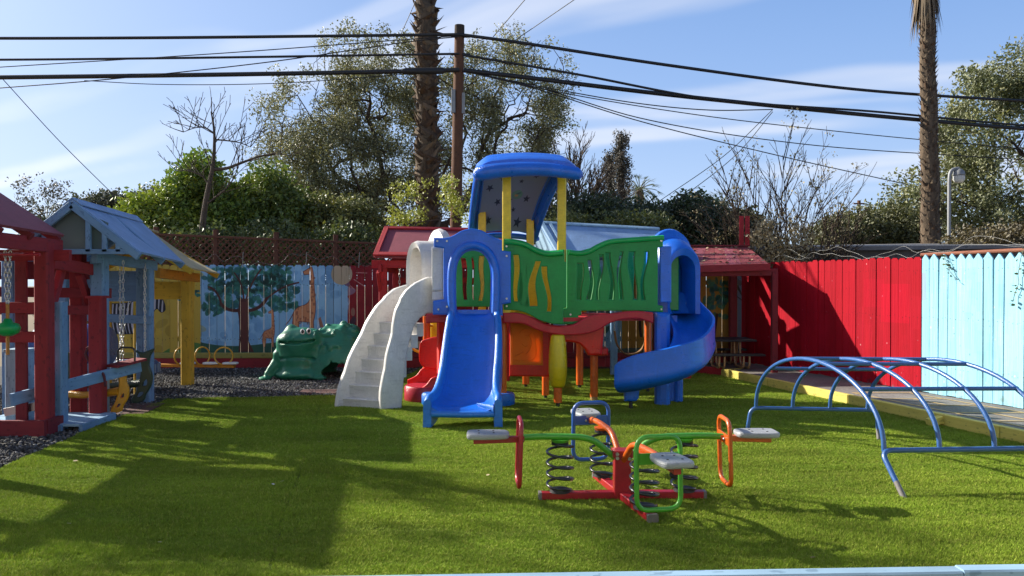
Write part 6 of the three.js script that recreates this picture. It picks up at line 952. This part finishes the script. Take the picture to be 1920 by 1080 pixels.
{ // hedge and shrubs behind the tower and fence
  const mk = (name, label, px, d, blobs, n, seed, c, nl, geo = LC.c, sc = 1, cat = 'bush') => tree(name, label, gnd(px, d), cloudIn(blobs.map(([a, b, rx, ry, w]) => [P(a, b, d), rx * d / CF, ry * d / CF, 1.1, w || 1]), n, seed, 0.2), { seed, step: 0.5, jit: 0.2, tip: 0.008, max: 0.14, cat, bark: BK.brown }, { n: nl, geo, spread: 0.5, sc, col: c });
  mk('evergreen_bush', 'dark evergreen bush right behind the canopy', 1110, 20, [[1090, 422, 60, 38], [1160, 428, 70, 38], [1060, 445, 40, 28]], 170, 301, col(0.05, 0.08, 0.025, 0.8, 0.03), 2300);
  mk('evergreen_bush', 'dark evergreen bush left of the distant palm', 1230, 20.5, [[1215, 434, 60, 34], [1270, 436, 50, 38], [1295, 420, 40, 32]], 170, 302, col(0.055, 0.09, 0.03, 0.8, 0.03), 2200);
  mk('leafy_shrub', 'light green shrub between canopy and spiral slide', 1150, 18.6, [[1150, 437, 55, 22], [1200, 440, 40, 18], [1060, 440, 30, 14]], 90, 303, col(0.15, 0.18, 0.04, 0.8, 0.1), 900, LC.c, 0.85);
  mk('leafy_shrub', 'olive shrub under the distant pale palm', 1325, 21, [[1310, 430, 40, 30], [1350, 440, 34, 26], [1385, 440, 30, 24]], 120, 304, col(0.06, 0.08, 0.025, 0.7, 0.05), 1300);
  mk('hedge_bush', 'rounded olive hedge behind the red fence', 1630, 23, [[1600, 440, 45, 34], [1660, 432, 50, 40], [1700, 445, 40, 30], [1560, 450, 30, 22]], 220, 305, col(0.12, 0.13, 0.035, 0.8, 0.05), 2400, LC.c, 0.9);
  mk('hedge_bush', 'low rusty hedge behind the blue pickets', 1870, 17.5, [[1850, 468, 50, 18], [1905, 462, 40, 24], [1950, 460, 40, 24]], 120, 306, col(0.13, 0.10, 0.035, 0.8, 0.06), 900, LC.c, 0.8);
  mk('far_tree', 'hazy grey green tree beside the blue roof ridge', 230, 30, [[215, 392, 26, 14], [190, 400, 26, 12], [310, 392, 40, 24]], 170, 307, col(0.09, 0.10, 0.05, 0.6), 1300, LC.c, 1.1, 'tree');
  mk('far_tree', 'hazy grey tree above the low citrus tree', 290, 31, [[285, 390, 34, 20], [330, 385, 30, 22], [265, 398, 20, 14]], 160, 308, col(0.10, 0.11, 0.07, 0.6), 1200, LC.c, 1.1, 'tree');
  // low greenery closing the view through the fence gaps
  mk('leafy_shrub', 'green shrub behind the lattice screen', 480, 16.9, [[400, 470, 60, 24], [520, 470, 60, 26], [640, 470, 60, 26], [310, 470, 40, 22]], 160, 309, col(0.13, 0.17, 0.04, 0.8, 0.1), 1500, LC.c, 0.9);
}
{ // grey leafless tree, broken trunks
  const d = 24, r = rand(29), b0 = gnd(1075, d), t = thing('grey_tree', 'dense leafless grey tree right of the canopy', 'tree', b0.toArray()), f = fan(P(1078, 425, d), 0, 30, { seed: 70, spread: 1.35, deep: 1.0, L0: 1.6, L1: 2.9, rad: 0.045, foot: 0.4, tip: 0.0075, sub: 13, sub2: 5, from: 0.2, curve: 0.35 });
  mesh('trunk', pipe([b0, b0.clone().lerp(P(1078, 420, d), .5), P(1078, 418, d)], [0.22, 0.17, 0.14], 9), BK.grey, t); mesh('branches', f.g, BK.grey, t);
  const snag = (label, px, y1, d2, r0) => { const b = gnd(px, d2), top = P(px - 8, y1, d2), t = thing('cypress_tree', label, 'tree', b.toArray(), 'shaggy cypress trunks'), pts = [], rr = []; for (let i = 0; i <= 12; i++) { const k = i / 12; pts.push(b.clone().lerp(top, k).add(V((r() - .5) * .1, 0, 0))); rr.push(lerp(r0, r0 * 0.35, k)); } mesh('trunk', pipe(pts, rr, 9), BK.oak, t); const th = []; for (let i = 0; i < 260; i++) { const k = Math.pow(r(), 0.7), a = r() * 6.28, q = lerp(r0, r0 * 0.6, k) * (0.7 + 0.7 * r()); th.push({ p: b.clone().lerp(top, k).add(V(Math.cos(a) * q, 0, Math.sin(a) * q)) }); } foliage(t, th, 700, 71, LC.a, 0.16, col(0.06, 0.055, 0.035, 0.7), 1.0); };
  snag('taller shaggy dark cypress right of the canopy', 1172, 252, 27, 0.24); snag('shorter shaggy dark cypress beside the taller one', 1150, 292, 28, 0.18);
}
function palm(name, label, px, d, r0, r1, top, boots, lean, crown, group) {
  const b = gnd(px, d), t = thing(name, label, 'palm', b.toArray(), group), r = rand(px), pts = [], rr = [], n = 26;
  for (let i = 0; i <= n; i++) { const k = i / n; pts.push(V(b.x + lean * k + 0.02 * Math.sin(i * 1.3), lerp(-0.05, top, k), b.z)); rr.push(lerp(r0, r1, Math.min(1, k * 1.4)) * (1 + 0.06 * (r() - .5))); }
  mesh('trunk', pipe(pts, rr, 14), BK.palm, t);
  const bg = []; for (let i = 0; i < boots; i++) { const k = i / boots, a = i * 2.4 + (r() - .5) * 0.5, y = lerp(0.3, top - 0.1, k), R = lerp(r0, r1, Math.min(1, k * 1.4)), s = crown === 2 ? 2.3 : 0.9; const g = new THREE.ConeGeometry(0.055 * s * (0.7 + 0.6 * r()), 0.2 * s * (0.7 + 0.7 * r()), 4, 1).scale(1.5, 1, 0.45); g.rotateZ((r() - .5) * (crown === 2 ? 1.4 : 0.5)); g.rotateX(0.35 + 0.5 * r() * (crown === 2 ? 2.2 : 1)); g.translate(0, 0, R + 0.01); g.rotateY(a); g.translate(b.x + lean * k, y, b.z); bg.push(g); }
  const bgs = [[], [], []]; bg.forEach((g, i) => bgs[(i * 7 + (i >> 2)) % 3].push(g)); bgs.forEach((l, i) => { mesh('leaf_bases', l, [BK.palm, BK.brown, BK.husk][i], t).userData.kind = 'stuff'; });
  const fr = []; const blade = (yaw, pitch, L, droop) => { const o = V(b.x + lean, top, b.z), seg = []; for (let i = 0; i <= 6; i++) { const k = i / 6; seg.push(V(Math.cos(yaw) * Math.cos(pitch) * L * k, Math.sin(pitch) * L * k - droop * k * k, Math.sin(yaw) * Math.cos(pitch) * L * k).add(o)); } fr.push(pipe(seg, 0.02, 4)); const tip = seg[6], d2 = tip.clone().sub(seg[4]).normalize(); for (let i = 0; i < 13; i++) { const a = (i / 12 - 0.5) * 2.4, s = V().crossVectors(d2, V(0, 1, 0)).normalize(), dir = d2.clone().multiplyScalar(Math.cos(a)).addScaledVector(s, Math.sin(a)).add(V(0, -0.25 - 0.2 * r(), 0)), l = L * 0.55, e = tip.clone().addScaledVector(dir, l), w = V().crossVectors(dir, V(0, 1, 0.2)).normalize().multiplyScalar(L * 0.02), mm = tip.clone().addScaledVector(dir, l * .45); const g = new THREE.BufferGeometry(); g.setAttribute('position', new THREE.Float32BufferAttribute([tip, mm.clone().add(w), e, tip, e, mm.clone().sub(w)].flatMap((p) => [p.x, p.y, p.z]), 3)); g.computeVertexNormals(); fr.push(norm(g)); } };
  const NL = 38; const sc = crown === 3 ? 0.9 : 1.25; for (let i = 0; i < NL; i++) blade(i * 2.4, lerp(1.2, crown === 3 ? -0.4 : 0.15, i / NL), sc * (0.9 + 0.3 * r()), 0.15 + 0.35 * (i / NL));
  const fm = mesh('crown', fr, new THREE.MeshPhysicalMaterial({ color: C(0.09, 0.12, 0.035), roughness: 0.6, transmission: 0.25, thickness: 0, side: THREE.DoubleSide }), t); fm.userData.kind = 'stuff';
  const sk = []; for (let i = 0; i < (crown === 3 ? 60 : 150); i++) { const a = r() * 6.28, l = (crown === 3 ? 0.5 : 1.9) * (0.6 + 0.5 * r()), y0 = top - 0.05 - r() * (crown === 3 ? 0.5 : 0.4), q = r1 * (1 + 0.2 * r()), g = new THREE.ConeGeometry(0.05, l, 3, 1).scale(1.4, 1, 0.3).rotateX(Math.PI - 0.22 * r()).translate(0, y0 - l / 2, q + 0.04).rotateY(a).translate(b.x + lean, 0, b.z); sk.push(g); } const s2 = mesh('dead_leaf_skirt', sk, wood(0.20, 0.15, 0.10, 0.95), t); s2.userData.kind = 'stuff';
}
palm('palm_tree', 'thick shaggy palm trunk beside the utility pole', 806, 18.4, 0.235, 0.215, 11.6, 420, -0.12, 2);
palm('palm_tree', 'tall slim palm with a dead leaf skirt at the right', 1750, 19.2, 0.25, 0.17, 9.75, 560, -0.22, 1);
palm('far_palm', 'small far palm right of the grey tree', 1199, 46, 0.26, 0.2, 6.9, 40, 0, 3, 'far palms'); palm('far_palm', 'small far palm behind the bare bush', 1354, 48, 0.26, 0.2, 6.3, 40, 0, 3, 'far palms'); palm('far_palm', 'small far palm left of the blue roof', 88, 34, 0.2, 0.16, 4.2, 30, 0, 3, 'far palms');
{ // right oak
  const d = 24, B = (px, py, rx, ry, dz, w) => [P(px, py, d + dz), rx * d / CF, ry * d / CF, 1.6, w], q = (a, b) => P(a, b, d);
  const cl = cloudIn([B(1900, 120, 22, 40, 0, .6), B(1850, 190, 70, 50, 0, 2), B(1920, 220, 90, 70, 0, 3), B(1830, 260, 60, 60, 0, 2), B(1930, 330, 90, 70, 0, 3), B(1850, 330, 70, 50, 0, 2), B(1745, 350, 60, 40, .4, 1.6), B(1700, 390, 50, 40, .4, 1.5), B(1800, 410, 90, 46, 0, 2.4), B(1900, 430, 80, 40, 0, 2)], 640, 15, 0.25);
  tree('oak_tree', 'dark spreading oak at the right edge', gnd(1985, d), cl, { seed: 82, limbs: [[0, q(1970, 470), q(1940, 425), q(1860, 405), q(1780, 372), q(1720, 372)], [4, q(1960, 340), q(1900, 270), q(1850, 210)], [3, q(2000, 330), q(1980, 200)]], step: 0.5, jit: 0.2, tip: 0.008, max: 0.34, thin: 0.03 }, { n: 8000, clump: 1.3, geo: LC.b, spread: 0.6, sc: 0.85, col: col(0.18, 0.20, 0.075, 0.9, 0.08) });
  const r = rand(90), tips = []; for (let i = 0; i < 90; i++) tips.push(P(lerp(25, 130, r()), lerp(335, 405, r()), 26)); tree('thin_tree', 'sparse thin leaved trees against the bright sky at left', gnd(75, 26), tips, { seed: 91, step: 0.4, jit: 0.1, tip: 0.005, lift: 0.1, w: 0.02, bark: BK.grey, max: 0.05 }, { n: 240, geo: LC.d, spread: 0.3, sc: 1.2, col: col(0.12, 0.11, 0.07, 0.5) });
  // leaning tree left of the view; its trunk shades the lawn
  const q0 = V(-9.5, -0.05, -12.9), c2 = cloudIn([[V(-9.5, 8.2, -9.9), 1.1, 0.6, 1.2, 2], [V(-10.2, 7.4, -11.2), 0.8, 0.5, 0.8, 1], [V(-9.5, 5.4, -10.75), 0.35, 0.3, 0.4, 0.7], [V(-9.6, 6.6, -10.2), 0.4, 0.3, 0.4, 0.7], [V(-9.5, 4.6, -8.6), 0.7, 0.4, 0.6, 1.6]], 120, 95);
  tree('leaning_tree', 'leaning tree left of the red hut casting a long shadow', q0, c2, { seed: 96, limbs: [[0, V(-9.55, 2.6, -12.0), V(-9.45, 4.9, -11.05), V(-9.5, 7.0, -10.25)], [0, V(-9.5, 5.1, -9.85), V(-9.5, 6.3, -9.2)]], step: 0.4, jit: 0.10, tip: 0.011, pw: 1.75, max: 0.12, thin: 0.03 }, { n: 330, geo: LC.b, spread: 0.45, sc: 0.8, col: col(0.08, 0.1, 0.035, 0.6) });
}
// ---------------------------------------------------------------- utility pole, cables, street lamp, buildings
{
  const d = 17.5, t = thing('utility_pole', 'brown wooden utility pole carrying black cables', 'pole', gnd(850, d).toArray()), top = P(862, 50, d);
  mesh('shaft', pipe([gnd(850, d), gnd(850, d).lerp(top, .5), top], [0.14, 0.125, 0.105], 14), BK.pole, t); mesh('shaft_top', pipe([P(861.6, 72, d - .003), P(862, 49, d - .003)], [0.112, 0.108], 14), BK.oak, t);
  mesh('junction_box', [box(X(851, d), Y(193, d), -d + 0.12, 0.09, 0.5, 0.1), box(X(869, d), Y(195, d), -d + 0.02, 0.07, 0.45, 0.1)], new THREE.MeshStandardMaterial({ color: C(0.25, 0.25, 0.24), roughness: 0.5, metalness: 0.4 }), t);
  mesh('bracket', [70, 103, 135].map((y) => pipe([P(846, y, d - .05), P(882, y, d - .05)], 0.025, 8)), M.black, t);
}
{
  const cable = (label, pts, r, sag = 0) => tag(mesh('power_cable', tube(pts, r, pts.length * 10, 6), M.black), label, 'cable', 'cables on the utility pole');
  const c = (...l) => l.map(([a, b, d]) => P(a, b, d || 17.4));
  cable('topmost black cable left of the pole', c([-260, 71], [0, 73], [300, 72], [600, 69], [862, 66]), 0.034); cable('topmost black cable right of the pole', c([862, 66], [960, 79], [1250, 123, 18], [1600, 168, 19], [1920, 190, 20], [2200, 205, 21]), 0.036);
  cable('middle black cable left of the pole', c([-260, 113], [0, 113], [400, 109], [862, 102]), 0.026); cable('middle black cable right of the pole', c([868, 104], [1080, 140], [1330, 186, 18], [1640, 210, 19], [1920, 236, 20], [2200, 255, 21]), 0.027);
  cable('lowest and thickest cable left of the pole', c([-260, 148], [0, 146], [400, 141], [745, 135], [862, 132]), 0.05); cable('lowest and thickest cable right of the pole', c([870, 133], [960, 143], [1250, 178, 18], [1600, 214, 19], [1920, 242, 20], [2200, 262, 21]), 0.05);
  tag(mesh('cable_splice', pipe([P(752, 135, 17.38), P(760, 134.8, 17.38), P(830, 133.5, 17.38), P(836, 133.3, 17.38)], [0.03, 0.075, 0.075, 0.03], 10), M.black), 'thick black cable splice beside the palm trunk', 'splice');
  cable('thin drop wire falling to the left from the pole top', c([862, 68], [700, 80], [430, 100], [0, 127, 18]), 0.011); cable('thin wire crossing the lowest cable at left', c([862, 70], [780, 78], [500, 118], [200, 150], [0, 166, 18]), 0.012); cable('faint wire below the lowest cable at left', c([760, 140], [520, 157], [300, 159], [160, 152]), 0.009);
  cable('thin wire sagging to the right toward the shelter', c([875, 135], [1040, 168], [1200, 195], [1330, 207], [1448, 206]), 0.012); cable('thin wire passing behind the slim palm', c([880, 136], [1040, 172], [1300, 215, 18], [1600, 250, 19], [1920, 280, 20]), 0.011); cable('lower thin wire passing behind the slim palm', c([878, 136], [1020, 168], [1200, 222, 18], [1500, 270, 19], [1920, 300, 20]), 0.012); cable('lowest thin wire slanting into the right oak', c([876, 136], [1000, 166], [1200, 228, 18], [1450, 290, 19], [1700, 346, 20]), 0.012);
  cable('thin guy wire slanting at the left edge', c([8, 150, 17.2], [110, 262, 18], [214, 366, 19]), 0.009); cable('left of two thin wires dropping behind the bare bush', c([1448, 206, 17.6], [1360, 290, 18.2], [1235, 378, 19.5]), 0.009); cable('right of two thin wires dropping behind the bare bush', c([1448, 210, 17.6], [1380, 290, 18.2], [1250, 392, 19.5]), 0.009);
  cable('left thin wire leaving the top of the picture', c([925, 70], [985, 0, 16], [1020, -40, 15.5]), 0.009); cable('right thin wire leaving the top of the picture', c([955, 84], [1078, 0, 16], [1140, -42, 15.5]), 0.009); cable('thin wire behind the palm at the top', c([752, 66], [778, 8, 17], [790, -20, 16.5]), 0.008);
}
{
  const d = 21, t = thing('street_lamp', 'grey street lamp with round white head at the right', 'street lamp', gnd(1779, d).toArray()), gm = new THREE.MeshStandardMaterial({ color: C(0.26, 0.27, 0.28), roughness: 0.6, metalness: 0.3 });
  mesh('pole', pipe(bend([gnd(1779, d), P(1779, 330, d), P(1783, 318, d), P(1797, 316, d)], 0.3), 0.045, 10), gm, t);
  const hp = P(1797, 330, d); const hd = mesh('lamp_head', new THREE.LatheGeometry([[0, 0.16], [0.07, 0.15], [0.13, 0.09], [0.15, 0.0], [0.15, -0.03], [0, -0.03]].map((p) => new THREE.Vector2(...p)), 18).translate(hp.x, hp.y + 0.03, hp.z), gm, t); mesh('globe', new THREE.LatheGeometry([[0.14, 0], [0.145, -0.1], [0.1, -0.17], [0, -0.19]].map((p) => new THREE.Vector2(...p)), 18).translate(hp.x, hp.y, hp.z), new THREE.MeshPhysicalMaterial({ color: C(0.75, 0.75, 0.72), roughness: 0.3, transmission: 0.3, thickness: 0 }), hd);
}
{
  const b = thing('grey_shed', 'long grey flat roofed shed behind the red fence', 'building', [8.2, 0, -19]), gm = wood(0.16, 0.16, 0.17, 0.9, 0.4), d = 17.8;
  mesh('wall', loft([[V(5.0, -0.05, -17.8), V(11.2, -0.05, -15.6), V(13.4, -0.05, -20), V(7.0, -0.05, -22.5)], [V(5.0, 2.3, -17.8), V(11.2, 2.3, -15.6), V(13.4, 2.3, -20), V(7.0, 2.3, -22.5)]], true, 0.3), gm, b);
  mesh('roof', loft([[V(4.8, 2.30, -17.7), V(11.4, 2.30, -15.35), V(13.7, 2.4, -20.1), V(6.9, 2.4, -22.8)], [V(4.8, 2.40, -17.7), V(11.4, 2.36, -15.35), V(13.7, 2.65, -20.1), V(6.9, 2.65, -22.8)]], true, 0.3), wood(0.24, 0.24, 0.25, 0.9, 0.4), b);
  const w = thing('white_house', 'white low gabled house beyond the slim palm', 'building', P(1830, 480, 27).setY(0).toArray()), x0 = X(1765, 27), x1 = X(1925, 27);
  mesh('wall', loft([[V(x0, -0.05, -27), V(x1, -0.05, -27), V(x1, -0.05, -33), V(x0, -0.05, -33)], [V(x0, 2.5, -27), V(x1, 2.5, -27), V(x1, 2.5, -33), V(x0, 2.5, -33)]], true, 0.3), M.white, w); mesh('roof', loft([[V(x0 - .4, 2.5, -26.6), V(x1 + .4, 2.5, -26.6), V((x0 + x1) / 2 + 1.0, 3.15, -26.6)], [V(x0 - .4, 2.5, -33.4), V(x1 + .4, 2.5, -33.4), V((x0 + x1) / 2 + 1.0, 3.15, -33.4)]], true, 0.3), new THREE.MeshStandardMaterial({ color: C(0.6, 0.6, 0.6), roughness: 0.8 }), w);
  tag(mesh('far_pole', [pipe([gnd(1610, 45), P(1610, 376, 45)], 0.1, 8), beam(P(1600, 382, 45), P(1620, 382, 45), 0.08, 0.08)], BK.pole), 'small far wooden pole right of the bare bush', 'pole');
}

{ // the building the photographer stands at; the sun on its wall lights the shaded sides
  const h = thing('school_building', 'two storey white stucco building behind the photographer', 'building', [0, 0, 3.2]), st = new THREE.MeshStandardMaterial({ color: C(0.84, 0.81, 0.74), map: rep(T_mottC, 0.5), bumpMap: rep(T_fineB, 3), bumpScale: 0.004, roughness: 0.9 });
  const win = [[-7.5, -5.7], [-3.6, -1.8], [2.2, 4.0], [6.2, 8.0]], door = [-0.2, 0.9], wins = [1.0, 4.3].flatMap((y) => win.map((w) => [...w, y])), sh = new THREE.Shape([[-15, -0.06], [15, -0.06], [15, 7.0], [-15, 7.0]].map((p) => new THREE.Vector2(...p)));
  for (const [a, b, y] of wins) sh.holes.push(new THREE.Path([[a, y], [b, y], [b, y + 1.3], [a, y + 1.3]].map((p) => new THREE.Vector2(...p)))); sh.holes.push(new THREE.Path([[door[0], -0.05], [door[1], -0.05], [door[1], 2.1], [door[0], 2.1]].map((p) => new THREE.Vector2(...p))));
  mesh('wall', new THREE.ExtrudeGeometry(sh, { depth: 0.2, bevelEnabled: false }).translate(0, 0, 3.2), st, h);
  const gl = new THREE.MeshPhysicalMaterial({ color: C(0.05, 0.06, 0.07), roughness: 0.08 });
  for (const [a, b, y0] of wins) { const w = mesh('window', [[a, b, y0 + 0.03, 0.06], [a, b, y0 + 1.27, 0.06]].map(([c, e, y, t]) => beam(V(c, y, 3.26), V(e, y, 3.26), 0.08, t)).concat([a + 0.03, (a + b) / 2, b - 0.03].map((x) => beam(V(x, y0 + 0.06, 3.265), V(x, y0 + 1.24, 3.265), 0.06, 0.06))), M.white, h); mesh('pane', box((a + b) / 2, y0 + 0.65, 3.30, b - a, 1.3, 0.02), gl, w); }
  mesh('door', box(0.35, 1.03, 3.28, 1.08, 2.12, 0.06), M.paleBlue, h); mesh('roof', loft([-15.5, 15.5].map((x) => [V(x, 7.0, 2.6), V(x, 7.15, 2.6), V(x, 8.6, 7), V(x, 7.0, 7)]), true, 0.3), M.greyWood, h);
}
renderer.render(scene, camera);
